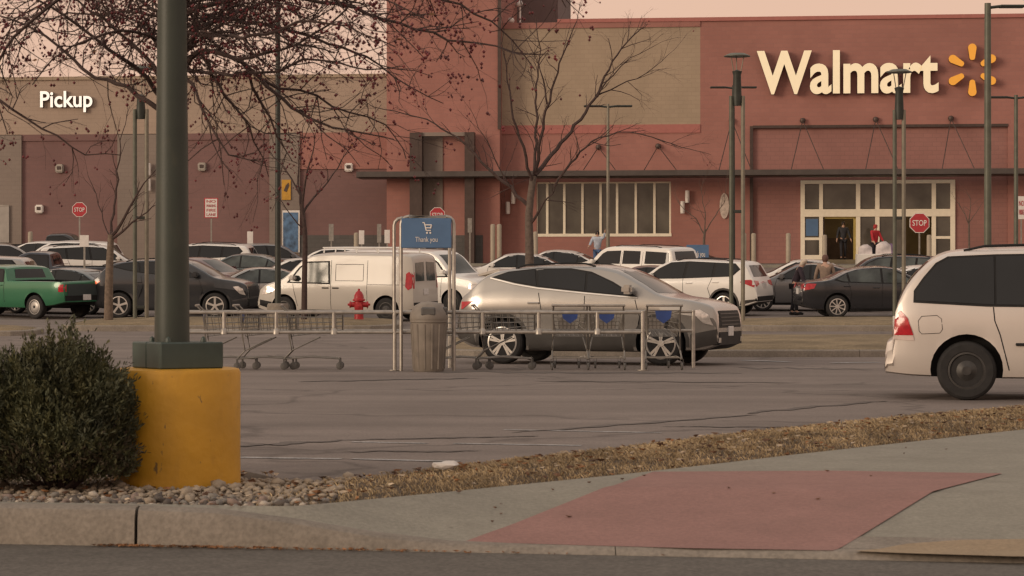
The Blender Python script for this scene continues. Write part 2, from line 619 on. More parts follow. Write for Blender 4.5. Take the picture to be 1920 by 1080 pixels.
ys = [-60, 0, 13.2, 14.4, 15, 20, 30, 40] + [40 + i * 1.5 for i in range(1, 54)] + [130, 200, 500, 1800]
gz = lambda y: -.155 if y < 13.3 else (-.155 + .155 * (y - 13.2) / 1.2 if y < 14.4 else terrain(y))
sheet('parking_lot', ASPHALT, [-900, -200, -60, -30, -15, 0, 15, 30, 60, 200, 900], [(lambda x, y=y: y) for y in ys], lambda x, y, j: gz(y))
LOT = bpy.data.objects['parking_lot']
yf = lambda x: 13.02 - .166 * (x + 2.84)
sheet('road', ROAD, [-300, -40, -10, 0, 10, 40, 300], [lambda x: -50, lambda x: max(-40, yf(x) - 4), lambda x: yf(x) + .35 if abs(x) < 20 else 12.6], lambda x, y, j: -.15)

zfront = lambda x: .055 - .170 * ss(PX(330, 13), PX(900, 12.6), x)      # the kerb drops to a ramp on the right
BK = [(G(px, py, .06).x, G(px, py, .06).y) for px, py in ((450, 957), (620, 943), (800, 926), (980, 908), (1160, 890), (1330, 871), (1500, 851), (1720, 827), (1920, 805))]
yb = lambda x: max(yf(x) + .26, lin(BK, x)) if x > BK[0][0] else yf(x) + .26
def zwalk(x, y):
    t = max(0, min(1, (y - yf(x) - .17) / max(.09, min(1.6, yb(x) - yf(x) - .17))))
    return zfront(x) + (.06 - zfront(x)) * t
xsw = [-14 + i * .1 for i in range(0, 300)]
walk = sheet('sidewalk', CONC, xsw, [(lambda x, f=f: yf(x) + .17 + (yb(x) - yf(x) - .17) * f) for f in [i / 24 for i in range(25)]], lambda x, y, j: zwalk(x, y))
# kerb stones between road and walk: each stone a piece
def kerb_stone(x0, x1, parent):
    mb = MB()
    N = 6
    for i in range(N + 1):
        x = x0 + (x1 - x0) * i / N
        y, zt = yf(x), zfront(x)
        for dy, z in ((0, -.2), (0, -.148), (.012, max(-.14, zt - .05)), (.035, zt - .010), (.07, zt + .004), (.182, zt + .005), (.182, -.2)):
            mb.v.append((x, y + dy, z))
    n = 7
    for i in range(N):
        for j in range(n):
            mb.f.append((i * n + j, (i + 1) * n + j, (i + 1) * n + (j + 1) % n, i * n + (j + 1) % n))
            mb.m.append(0)
    mb.f += [tuple(range(n)), tuple(N * n + j for j in range(n - 1, -1, -1))]
    mb.m += [0, 0]
    o = mb.build('kerb_stone', KERBM, parent, sm=30)
    return o
kx = [-13.2, -10.2, -7.2, -4.8, G(262, 985, -.05).x, .55, 3.4, 6.2, 9.0, 12.0, 15.0]
for a, b in zip(kx[:-1], kx[1:]): kerb_stone(a + (.012 if a < 0 else .003), b - (.006 if b < 0 else .002), walk)

def overlay(name, poly, m, parent, dz, g=.10):
    v, f = grid_poly(poly, g)
    mb = MB()
    mb.add([(x, y, zwalk(x, y) + dz) for x, y in v], f)
    o = mb.build(name, m, parent)
    fix_side(o.data, 1, 2)
    return o
def gp(px, py):                      # a pixel to a plan point on the walk
    lo, hi = -.2, .1
    for _ in range(30):
        z = (lo + hi) / 2
        q = G(px, py, z)
        if zwalk(q.x, q.y) > z: lo = z
        else: hi = z
    return (q.x, q.y)
red = [gp(*p) for p in ((872, 1017), (960, 985), (1060, 945), (1150, 912), (1225, 886), (1560, 884), (1880, 889), (1562, 1034), (1300, 1030), (1080, 1024))]
overlay('red_paving_panel', red, REDC, walk, .006)
lipx = [PX(880, 12.6) + i * .25 for i in range(0, 22)]
overlay('gutter_lip', [(x, yf(x) + .185) for x in lipx] + [(x, yf(x) + .185 + .30 * min(1, (x - lipx[0]) / .8 + .02)) for x in lipx[::-1]], KERBM, walk, .004)
overlay('stained_concrete_panel', [gp(*p) for p in ((1600, 1036), (1700, 1022), (1800, 1015), (2000, 1012), (2300, 1015), (2300, 1050), (1900, 1046), (1700, 1040))], TANC, walk, .008)

# planting bed behind the walk: stones on the left, dead turf on the right
GB = [(G(px, py, .08).x, G(px, py, .08).y) for px, py in ((-300, 868), (455, 868), (570, 892), (700, 882), (830, 868), (1000, 850), (1100, 839), (1400, 804), (1700, 774), (1920, 756))]
yg = lambda x: lin(GB, x) if x > -6 else 16.4
xsb = [-14 + i * .2 for i in range(0, 128)]
def zbed(x, y):
    t = max(0, min(1, (y - yb(x)) / max(.2, yg(x) - yb(x))))
    return .040 + .035 * math.sin(math.pi * min(1, t * 1.0)) ** .8 * ss(-1.4, -.2, x) + .012 * noise.noise((x * 3, y * 3, 0)) if 0 < t < 1 else (.035 if t <= 0 else .0)
bed = sheet('planting_bed', SOIL, xsb, [(lambda x, f=f: yb(x) + .01 + (max(yg(x), yb(x) + .4) - yb(x) - .01) * f) for f in (0, .06, .14, .24, .36, .5, .64, .78, .9, .96, 1.0)],
            lambda x, y, j: -.05 if j == 10 else zbed(x, y))

# faded stall lines and tar seams on the lot
def lot_strip(name, a, b, w, m, dz=.004):
    d = Vector((b.x - a.x, b.y - a.y, 0))
    n = Vector((-d.y, d.x, 0)).normalized() * w / 2
    N = 26
    mb = MB()
    rnd = random.Random(int(a.x * 100))
    wg = 0 if m is LINEP else 1
    for i in range(N + 1):
        p = Vector((a.x, a.y, 0)) + d * (i / N) + Vector((0, wg * w * 1.6 * noise.noise((i * .35, a.x * 7, 0)), 0))
        q = (.75 + .5 * rnd.random()) * (1 if not wg else .15 + 1.1 * abs(math.sin(math.pi * i / N)) ** .5 * rnd.uniform(.5, 1.2))
        for s in (-1, 1):
            v = p + n * s * q
            mb.v.append((v.x, v.y, terrain(v.y) + dz))
    for i in range(N):
        mb.f.append((2 * i, 2 * i + 2, 2 * i + 3, 2 * i + 1))
        mb.m.append(0)
    o = mb.build(name, m, LOT)
    fix_side(o.data, 1, 2)
    return o
for a, b, w in (((430, 858), (640, 861), .10), ((660, 861), (860, 866), .10), ((660, 829), (800, 832), .09), ((850, 832), (1090, 836), .09), ((945, 806), (1240, 812), .08)):
    lot_strip('painted_line', G(*a), G(*b), w, LINEP)
for a, b, w in (((440, 838), (640, 826), .16), ((640, 826), (1010, 818), .10), ((960, 812), (1420, 778), .10), ((1390, 700), (800, 697), .5), ((1400, 775), (1660, 752), .14), ((1240, 800), (1500, 802), .08), ((560, 716), (900, 709), .22), ((1000, 715), (1500, 718), .18), ((640, 848), (900, 846), .10), ((1380, 690), (1640, 693), .45)):
    lot_strip('tar_seam', G(*a), G(*b), w, TAR, .0055 if w < .3 else .003)
lot_strip('painted_line', G(1560, 681), G(1650, 680), .25, LINEP, .008)
lot_strip('painted_line', G(1390, 676), G(1480, 679), .22, LINEP, .008)

# raised medians in the lot
def median(name, plan, h, kerb_w=.16):
    """plan: closed outline; kerb ring as stones, dead grass mound inside"""
    n = len(plan)
    cx = sum(p[0] for p in plan) / n
    cy = sum(p[1] for p in plan) / n
    mb = MB()
    rings = []
    for f, dz in ((1.0, h - .01), (.97, h + .02), (.8, h + .06), (.5, h + .10)):
        rings.append([(cx + (x - cx) * f, cy + (y - cy) * f, 0, dz) for x, y in plan])
    for r in rings:
        for x, y, _, dz in r: mb.v.append((x, y, terrain(y) + dz))
    for k in range(len(rings) - 1):
        for i in range(n):
            j = (i + 1) % n
            mb.f.append((k * n + i, k * n + j, (k + 1) * n + j, (k + 1) * n + i))
            mb.m.append(0)
    mb.f.append(tuple(3 * n + i for i in range(n)))
    mb.m.append(0)
    o = mb.build(name, MED, sm=60)
    o['kind'] = 'structure'
    for i in range(n):
        a, b = Vector(plan[i]).to_3d(), Vector(plan[(i + 1) % n]).to_3d()
        dr = (b - a)
        ln = dr.length
        if ln < .1: continue
        dr.normalize()
        nn = Vector((dr.y, -dr.x, 0))
        k = max(1, int(ln / 3.0))
        for q in range(k):
            ov = -.004 if ln > .9 else .035
            p0, p1 = a + dr * (ln * q / k - ov), a + dr * (ln * (q + 1) / k + ov)
            vs = []
            for p in (p0, p1):
                for off, z in ((.16, -.1), (.15, h - .02), (.12, h), (0, h + .005), (0, -.1)):
                    v = p + nn * off
                    vs.append((v.x, v.y, terrain(p.y) + z))
            m2 = MB().add(vs, [(0, 1, 6, 5), (1, 2, 7, 6), (2, 3, 8, 7), (3, 4, 9, 8), (0, 4, 3, 2, 1), (5, 6, 7, 8, 9)])
            m2.build('kerb_stone', KERBM, o)
    return o
def mplan(x0, x1, y0, y1, r):
    out = []
    for cx, cy, a0 in ((x1 - r, y0 + r, -90), (x1 - r, y1 - r, 0), (x0 + r, y1 - r, 90), (x0 + r, y0 + r, 180)):
        for i in range(5):
            a = R(a0 + 90 * i / 4)
            out.append((cx + r * math.cos(a), cy + r * math.sin(a)))
    return out
median('planted_median', mplan(PX(835, 44), 14.0, 43.2, 52.0, 1.0), .13)
median('planted_median', mplan(PX(128, 59), PX(735, 59), 58.2, 62.4, .9), .14)
median('planted_median', mplan(PX(1370, 59), 19.0, 58.2, 62.4, .9), .14)
median('planted_median', mplan(-16.0, PX(70, 57), 55.5, 57.6, .6), .12)
store_walk_y = lambda x: 104.6 - .105 * x
sheet('store_walk', CONC, [-60, -30, -10, 0, 10, 30, 60], [lambda x: store_walk_y(x), lambda x: store_walk_y(x) + .02, lambda x: store_walk_y(x) + 20], lambda x, y, j: terrain(y) + (-.05 if j == 0 else .12))

# ---------------------------------------------------------------- the store
TH = R(6.0)
UO = Vector((0, 110, 0))
UD = Vector((math.cos(TH), -math.sin(TH), 0))
UN = Vector((-math.sin(TH), -math.cos(TH), 0))
def FP(px, py, off=0.0):
    """point of the store front plane (standing off metres towards us) under a pixel: (u along the front, z)"""
    dr = Vector(((px - 960) / FPX, 1, (540 - py) / FPX))
    o = Vector((0, 0, CH))
    t = ((UO + UN * off) - o).dot(UN) / dr.dot(UN)
    q = o + dr * t
    return (q - UO).dot(UD), q.z
def fdepth(px, off=0.0):
    dr = Vector(((px - 960) / FPX, 1, 0))
    return ((UO + UN * off)).dot(UN) / dr.dot(UN)
STORE = thing('store_building', 'large red brick superstore with tan panels and tower behind the parking lot', 'building', UO, (0, 0, -TH))
def wall(name, px0, px1, py0, py1, off, depth, m, parent=STORE, c=0.0, ref=None):
    """box on the front; py1 None runs into the ground"""
    u0, u1 = FP(px0, 300, off)[0], FP(px1, 300, off)[0]
    pm = ref if ref is not None else (max(0, min(1920, px0)) + max(0, min(1920, px1))) / 2
    z1 = FP(pm, py0, off)[1]
    z0 = FP(pm, py1, off)[1] if py1 is not None else 1.4
    return MB().box(u0, u1, -off, -off + depth, z0, z1, c).build(name, m, parent)
# main block with the sign and the entrance
wall('brick_wall', 1313, 1410, 36, None, 0, 12, BRICK, ref=1400)
wall('brick_wall', 1890, 2500, 34, None, 0, 12, BRICK, ref=1600)
wall('brick_wall', 1410, 1890, 34, 237, 0, 12, BRICK, ref=1600)
wall('recessed_brick_panel', 1410, 1502, 237, None, -.14, 6, BRICKB, ref=1600)
wall('recessed_brick_panel', 1790, 1890, 237, None, -.14, 6, BRICKB, ref=1600)
wall('recessed_brick_panel', 1502, 1790, 237, 337, -.14, 6, BRICKB, ref=1600)
wall('panel_trim', 1406, 1412, 235, None, .05, .2, DARKM, ref=1600)
wall('panel_trim', 1412, 1890, 234, 239, .05, .2, DARKM, ref=1600)
wall('parapet_coping', 1045, 2500, 29, 36, .08, .5, BANDR, ref=1600)
# tan sign band block with the strip window
wall('brick_wall', 937, 1006, 250, None, 0, 12, BRICK, ref=1125)
wall('brick_wall', 1258, 1313, 250, None, 0, 12, BRICK, ref=1125)
wall('brick_wall', 1006, 1258, 250, 341, 0, 12, BRICK, ref=1125)
wall('brick_wall', 1006, 1258, 443, None, 0, 12, BRICK, ref=1125)
wall('red_band', 937, 1313, 234, 250, .04, 12, BANDR, ref=1125)
wall('tan_panel', 937, 1313, 52, 234, .0, 12, TAN, ref=1125)
wall('parapet_wall', 937, 1313, 41, 52, .05, 12, BRICK, ref=1125)
wall('penthouse_wall', 938, 1046, -90, 46, -7, 8, GREYW)
# tower
wall('tower_wall', 725, 937, -150, None, .9, 14, BRICK)
wall('downspout', 933, 939, -150, 242, 1.0, .16, DARKM)
wall('tan_panel', 791, 830, 252, None, .96, .2, PILM, ref=830)
for a, b in ((768, 791), (871, 889)):
    wall('portal_column', a, b, 248, None, 1.6, .5, DARKM, ref=830)
wall('portal_lintel', 791, 871, 248, 255, 1.5, .4, PILM, ref=830)
# left wing
wall('tan_panel', -700, 725, 146, 250, -.6, 12, TANP, ref=400)
wall('parapet_coping', -700, 725, 141, 147, -.52, .5, BANDR if False else TAN, ref=400)
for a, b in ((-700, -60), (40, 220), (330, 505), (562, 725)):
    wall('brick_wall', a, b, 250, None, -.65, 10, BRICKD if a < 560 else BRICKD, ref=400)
    wall('upper_brick', a, b, 250, 262 if a < 560 else 318, -.58, .2, BRICKD if a < 560 else BRICK, ref=400)  # light on the last panel above the canopy is put in as paler brick
for a, b in ((-60, 40), (220, 330), (505, 562)):
    wall('tan_pilaster', a, b, 251, None, -.5, 10, PILM, ref=400)
wall('grey_base_course', 563, 724, 441, None, -.45, .3, GREYB, ref=600)
wall('grey_base_course', 832, 905, 441, None, 1.0, .3, GREYB, ref=870)
# canopy along the front with its hangers
wall('canopy', 668, 2500, 318, 328, 2.2, 1.9, CANOPY, ref=1400)
wall('canopy_soffit', 668, 2500, 327.5, 330, 2.0, 1.6, DARKM, ref=1400)
def hanger(px, py):
    u, z = FP(px, py, .1)
    h = MB()
    h.lathe([(.001, z - .13), (.10, z - .10), (.14, z), (.10, z + .10), (.001, z + .13)], 10, c=(u, -.1, 0))
    uc, zc = FP(px, 318, 2.1)
    for du in (-.55, .9):
        h.tube([(u, -.12, z), (u + du, -2.05, zc)], .022, 5)
    h.build('canopy_hanger', DARKM, STORE, sm=50)
for px, py in ((1122, 276), (1234, 274), (1372, 226), (1505, 226), (1642, 224), (1783, 222), (1935, 220)): hanger(px, py)
# strip window
fr = []
WX = [1006, 1026, 1058, 1092, 1126, 1157, 1192, 1227, 1257]
win = bpy.data.objects.new('strip_window', None)
COL.objects.link(win)
win.parent = STORE
for i in range(len(WX)):
    wall('mullion', WX[i] - 2.2, WX[i] + 2.2, 343, 441, -.10, .12, CREAMF, win, ref=1125)
wall('frame_head', 1004, 1259, 340.5, 344, -.08, .14, CREAMF, win, ref=1125)
wall('sill', 1004, 1259, 438, 443.5, .04, .3, CREAMF, win, ref=1125)
for a, b in zip(WX[:-1], WX[1:]):
    wall('pane', a + 2.3, b - 2.3, 344.2, 437.8, -.16, .02, GLASSB, win, ref=1125)
wall('interior_wall', 1006, 1258, 341, 443, -1.6, .1, DARKM, win, ref=1125)
# entrance: cream frame, panes, an open doorway with the dark vestibule behind
ent = bpy.data.objects.new('entrance', None)
COL.objects.link(ent)
ent.parent = STORE
E = lambda n, a, b, c, d, off=-.05, dp=.14, m=CREAMF: wall(n, a, b, c, d, off, dp, m, ent, ref=1640)
for a, b in ((1501, 1509), (1536, 1543), (1605, 1613), (1641, 1649), (1747, 1755), (1782, 1791)): E('frame_post', a, b, 344.3, None)
E('frame_head', 1501, 1791, 337.5, 344.2)
E('frame_rail', 1501, 1791, 392, 406, -.03, .16)
E('frame_rail', 1509, 1536, 445, 450, -.06, .12)
E('frame_rail', 1755, 1782, 443, 448, -.06, .12)
E('frame_rail', 1509, 1536, 478, 489, -.06, .12)
E('frame_rail', 1613, 1641, 470, 486, -.06, .12)
for a, b in ((1509, 1536), (1543, 1605), (1613, 1641), (1649, 1747), (1755, 1782)): E('pane', a, b, 345, 391, -.12, .02, GLASSB)
for a, b, c, d in ((1509, 1536, 407, 445), (1509, 1536, 450, 478), (1613, 1641, 407, 470), (1649, 1690, 407, 486), (1755, 1782, 407, 443), (1755, 1782, 448, 489)): E('pane', a, b, c, d, -.12, .02, GLASSB)
E('poster', 1511, 1534, 410, 442, -.08, .03, BLUES)
INT = mat('vestibule_wall', (.16, .13, .08), .8, var=.15, scale=2)
E('sliding_door_edge', 1600, 1605, 407, None, -.2, .08, mat('yellow_lit_door_edge', (.42, .33, .10), .4, .3, var=.1))  # yellow light of the doorway put into the edge colour
E('sliding_door_head', 1543, 1605, 406.2, 410, -.2, .1, mat('yellow_lit_door_edge', (.42, .33, .10)))
E('sliding_door_edge', 1543, 1546, 407, None, -.2, .08, DARKM)
E('vestibule_back', 1495, 1800, 337, None, -5.6, .2, INT)
E('vestibule_side', 1490, 1500, 330, None, -.3, 5.4, INT)
E('vestibule_side', 1792, 1802, 330, None, -.3, 5.4, INT)
E('vestibule_ceiling', 1490, 1802, 326, 336, -.3, 5.4, INT)
E('ceiling_light', 1550, 1740, 349, 351, -2.0, .6, mat('lit_panel', (.9, .85, .7), .5, var=0, emit=5.0, emit_col=(1, .78, .42)))
E('inner_counter', 1543, 1605, 446, None, -4.4, .5, DARKM)
fl_u0, fl_u1 = FP(1490, 400)[0], FP(1802, 400)[0]
MB().box(fl_u0, fl_u1, -.6, 6, 2.3, 2.58).build('vestibule_floor', INT, ent)

# lettering on the front
def islands(me):
    bm = bmesh.new()
    bm.from_mesh(me)
    bmesh.ops.remove_doubles(bm, verts=bm.verts[:], dist=1e-5)
    bm.verts.ensure_lookup_table()
    seen = set()
    out = []
    for v in bm.verts:
        if v.index in seen: continue
        st, comp = [v], set()
        while st:
            q = st.pop()
            if q.index in comp: continue
            comp.add(q.index)
            for e in q.link_edges:
                w = e.other_vert(q)
                if w.index not in comp: st.append(w)
        seen |= comp
        out.append(comp)
    res = []
    for comp in out:
        ids = sorted(comp)
        mp = {a: b for b, a in enumerate(ids)}
        vs = [tuple(bm.verts[i].co) for i in ids]
        fs = [tuple(mp[v.index] for v in f.verts) for f in bm.faces if f.verts[0].index in comp]
        res.append((vs, fs))
    bm.free()
    return res
def letters(body, px0, px1, py0, py1, off, depth, m, root, ref, offset=.0):
    u0, u1 = FP(px0, 300, off)[0], FP(px1, 300, off)[0]
    z1, z0 = FP(ref, py0, off)[1], FP(ref, py1, off)[1]
    me = fit_text(body, u0, u1, z0, z1, .1, offset)
    isl = [(vs, fs) for vs, fs in islands(me)]
    # dots of i belong to the stem below them
    isl.sort(key=lambda q: min(v[0] for v in q[0]))
    merged = []
    for vs, fs in isl:
        a, b = min(v[0] for v in vs), max(v[0] for v in vs)
        if merged:
            c, d = min(v[0] for v in merged[-1][0]), max(v[0] for v in merged[-1][0])
            if a < d - .6 * (b - a) and a >= c - .05:
                n = len(merged[-1][0])
                merged[-1][0].extend(vs)
                merged[-1][1].extend([tuple(i + n for i in f) for f in fs])
                continue
        merged.append((list(vs), list(fs)))
    for vs, fs in merged:
        mb = MB()
        ymin, ymax = min(v[1] for v in vs), max(v[1] for v in vs)
        vs = [(x, -off - (depth if y < (ymin + ymax) / 2 else 0), z) for x, y, z in vs]
        mb.v = vs
        for f in fs:
            front = all(vs[i][1] < -off - depth * .5 for i in f)
            mb.f.append(f)
            mb.m.append(0 if front else 1)
        o = mb.build('letter', m, root)
        for s in o.material_slots[1:]:
            s.link = 'OBJECT'
            s.material = SIGNSIDE
SIGN = thing('store_sign', 'big cream letters with yellow six-ray spark high on the brick front', 'sign', UO, (0, 0, -TH))
letters('Walmart', 1419, 1759, 95, 177, .10, .30, SIGNL, SIGN, 1590, .026)
su, sz = FP(1822, 132, .1)
for i in range(6):
    a = R(90 + 60 * i)
    ux, uz = math.cos(a), math.sin(a)
    tx, tz = -uz, ux
    k = FP(1823, 132, .1)[0] - su
    r0, r1, w0, w1 = 17 * k, 50 * k, 5 * k, 8 * k
    poly = []
    for j in range(7):
        q = R(-90 + 30 * j)
        poly.append((r1 - w1 + w1 * math.cos(q), w1 * math.sin(q)))
    for j in range(5):
        q = R(90 + 45 * j)
        poly.append((r0 + w0 + w0 * .7 * math.cos(q), w0 * math.sin(q)))
    pl = [(su + ux * r + tx * t, sz + uz * r + tz * t) for r, t in poly]
    mb = MB().prism(pl, -.40, -.10)
    n = len(pl)
    mb.m = [0, 0] + [1] * n
    o = mb.build('spark_ray', SPARK, SIGN)
    o.material_slots[1].link = 'OBJECT'
    o.material_slots[1].material = SIGNSIDE
PSIGN = thing('pickup_sign', 'small white lit word Pickup on the tan wall at left', 'sign', UO, (0, 0, -TH))
letters('Pickup', 77, 175, 171, 211, -.58, .16, SIGNPK, PSIGN, 126, .02)
# ---------------------------------------------------------------- vehicles
# each kind: outline of the centre line, belt line, glass outlines; side items in (x, z), end items in (y, z); x forward
KIND = {}
KIND['crossover'] = dict(L=4.54, crease=.042, W=.925, tum=.28, plan=.15, xs=.50, wheels=(-1.42, 1.335), r=.365,
    top=[(-2.27, .66), (-2.255, .82), (-2.22, 1.0), (-2.14, 1.16), (-1.98, 1.32), (-1.76, 1.51), (-1.55, 1.59), (-1.2, 1.64), (-.5, 1.675), (.15, 1.665), (.5, 1.61), (.95, 1.40), (1.32, 1.195), (1.45, 1.155), (1.85, 1.10), (2.08, 1.04), (2.19, .97), (2.25, .84), (2.27, .64)],
    bot=[(-2.27, .40), (-2.0, .28), (-1, .22), (1, .22), (2.0, .25), (2.27, .34)],
    belt=[(-2.27, 1.08), (-1.2, 1.12), (.9, 1.10), (1.45, 1.05), (2.27, .90)],
    win=[[(-1.56, 1.455), (-1.34, 1.525), (-.88, 1.572), (-.83, 1.315), (-1.20, 1.375)], [(-.82, 1.575), (-.30, 1.575), (.02, 1.53), (.02, 1.225), (-.79, 1.31)], [(.06, 1.52), (.30, 1.445), (.66, 1.26), (.86, 1.145), (.06, 1.22)]],
    trim=[[(-1.64, 1.45), (-1.35, 1.545), (-.85, 1.598), (-.25, 1.60), (.12, 1.54), (.5, 1.375), (.94, 1.125), (0, 1.205), (-.8, 1.285), (-1.2, 1.35)]],
    seams=[[(.92, .50), (.98, .80), (.90, 1.08)], [(.03, .42), (.03, 1.14)], [(-.86, .55), (-.72, .9), (-.78, 1.19)]],
    handles=[(-.10, .98), (-.86, 1.02)],
    tail=[[(-2.25, .97), (-2.17, 1.04), (-1.95, 1.05), (-2.05, .98), (-2.14, .92), (-2.24, .90)]],
    head=[[(1.86, .90), (2.0, .92), (2.13, .84), (2.2, .66), (2.05, .70)]],
    sill=[[(-.96, .55), (.86, .53), (.86, .24), (-.96, .24)], [(-2.26, .56), (-1.95, .52), (-1.9, .30), (-2.25, .42)], [(1.84, .52), (2.25, .60), (2.25, .36), (1.84, .27)]],
    ws=[(-.76, 1.19), (.76, 1.19), (.60, 1.60), (-.60, 1.60)], rg=[(-.60, 1.20), (.60, 1.20), (.50, 1.50), (-.50, 1.50)],
    grille=[(-.62, .90), (.62, .90), (.68, .62), (-.68, .62)], rtail=[(.45, 1.0), (.78, 1.0), (.74, .84), (.45, .92)], plate=.78, fplate=.56,
    fbump=[(-.80, .55), (.80, .55), (.78, .34), (-.78, .34)], rbump=[(-.80, .62), (.80, .62), (.78, .42), (-.78, .42)],
    rim='split', mirror=(.80, 1.19), rails=(-1.25, .15, 1.63), arch=True, cut=.43)
KIND['wagon'] = dict(L=4.75, W=.92, tum=.30, plan=.16, xs=.70, wheels=(-1.40, 1.35), r=.345,
    top=[(-2.375, .66), (-2.35, .86), (-2.27, 1.06), (-2.15, 1.30), (-2.02, 1.52), (-1.92, 1.585), (-1.4, 1.62), (-.4, 1.65), (.2, 1.62), (.55, 1.52), (1.15, 1.12), (1.35, 1.03), (2.0, .93), (2.25, .80), (2.37, .58)],
    bot=[(-2.375, .42), (-2.0, .30), (-1, .23), (1, .23), (2.0, .26), (2.37, .34)],
    belt=[(-2.375, 1.06), (0, 1.03), (1.3, .96), (2.37, .82)],
    win=[[(-1.82, 1.36), (-1.68, 1.50), (-1.16, 1.54), (-1.10, 1.13), (-1.62, 1.18)], [(-1.08, 1.545), (-.30, 1.555), (-.22, 1.10), (-1.02, 1.13)], [(-.22, 1.555), (.22, 1.52), (.55, 1.37), (.90, 1.08), (-.14, 1.10)]],
    trim=[[(-1.88, 1.36), (-1.72, 1.525), (-.3, 1.58), (.25, 1.545), (.62, 1.36), (.98, 1.06), (0, 1.075), (-1.65, 1.15)]],
    seams=[[(.95, .45), (1.0, .80), (.95, 1.02)], [(-.16, .36), (-.16, 1.08)], [(-1.02, .50), (-.92, .8), (-1.05, 1.1)]],
    handles=[(-.35, .95), (-1.15, .98)],
    tail=[[(-2.33, .98), (-2.2, 1.06), (-1.98, 1.05), (-1.90, .99), (-2.1, .92), (-2.3, .84)]],
    head=[[(1.85, .82), (2.05, .84), (2.22, .76), (2.25, .64), (2.0, .68)]],
    sill=[[(-1.0, .36), (.95, .36), (.95, .24), (-1.0, .24)], [(-2.34, .50), (-1.92, .46), (-1.88, .32), (-2.3, .44)]],
    ws=[(-.62, 1.08), (.62, 1.08), (.50, 1.53), (-.50, 1.53)], rg=[(-.62, 1.14), (.62, 1.14), (.52, 1.47), (-.52, 1.47)],
    grille=[(-.50, .80), (.50, .80), (.46, .60), (-.46, .60)], rtail=[(.42, 1.02), (.78, 1.04), (.76, .86), (.45, .92)], plate=.88, fplate=.52,
    fbump=[(-.78, .50), (.78, .50), (.74, .34), (-.74, .34)], rbump=[(-.78, .58), (.78, .58), (.76, .44), (-.76, .44)],
    rim='five', mirror=(.80, 1.10), rails=(-1.6, .1, 1.62), arch=True, cut=.41)
KIND['sedan'] = dict(L=4.68, W=.905, tum=.36, plan=.17, xs=.66, wheels=(-1.35, 1.36), r=.325,
    top=[(-2.34, .62), (-2.32, .86), (-2.26, .99), (-2.1, 1.04), (-1.75, 1.08), (-1.5, 1.14), (-1.0, 1.35), (-.6, 1.44), (-.1, 1.465), (.3, 1.43), (.7, 1.26), (1.15, 1.03), (1.35, .97), (1.9, .89), (2.2, .77), (2.34, .55)],
    bot=[(-2.34, .36), (-2.0, .25), (-1, .19), (1, .19), (2.0, .22), (2.34, .30)],
    belt=[(-2.34, .94), (-1.2, .98), (1.1, .92), (2.34, .74)],
    win=[[(-1.36, 1.10), (-1.10, 1.24), (-1.04, 1.03), (-1.20, 1.04)], [(-1.04, 1.27), (-.70, 1.365), (-.12, 1.395), (-.10, 1.00), (-.98, 1.03)], [(-.06, 1.395), (.20, 1.36), (.52, 1.22), (.86, 1.00), (-.04, 1.0)]],
    trim=[[(-1.44, 1.08), (-1.08, 1.275), (-.7, 1.39), (-.1, 1.42), (.22, 1.385), (.58, 1.22), (.96, .98), (0, .975), (-1.2, 1.01)]],
    seams=[[(.96, .40), (1.0, .72), (.94, .96)], [(-.07, .30), (-.07, .97)], [(-1.0, .45), (-.95, .7), (-1.04, 1.0)]],
    handles=[(-.25, .86), (-1.08, .90)],
    tail=[[(-2.32, .90), (-2.2, .98), (-1.95, .97), (-2.02, .84), (-2.28, .78)]],
    head=[[(1.85, .76), (2.05, .79), (2.22, .70), (2.25, .58), (2.0, .62)]],
    sill=[[(-1.0, .27), (1.0, .27), (1.0, .20), (-1.0, .20)]],
    ws=[(-.60, .99), (.60, .99), (.46, 1.38), (-.46, 1.38)], rg=[(-.60, 1.12), (.60, 1.12), (.46, 1.36), (-.46, 1.36)],
    grille=[(-.42, .70), (.42, .70), (.38, .56), (-.38, .56)], rtail=[(.40, .96), (.76, .97), (.74, .80), (.45, .84)], plate=.74, fplate=.46,
    fbump=[(-.70, .46), (.70, .46), (.66, .32), (-.66, .32)], rbump=[(-.70, .44), (.70, .44), (.66, .36), (-.66, .36)],
    rim='multi', mirror=(.78, 1.01), rails=None, arch=False, cut=.385)
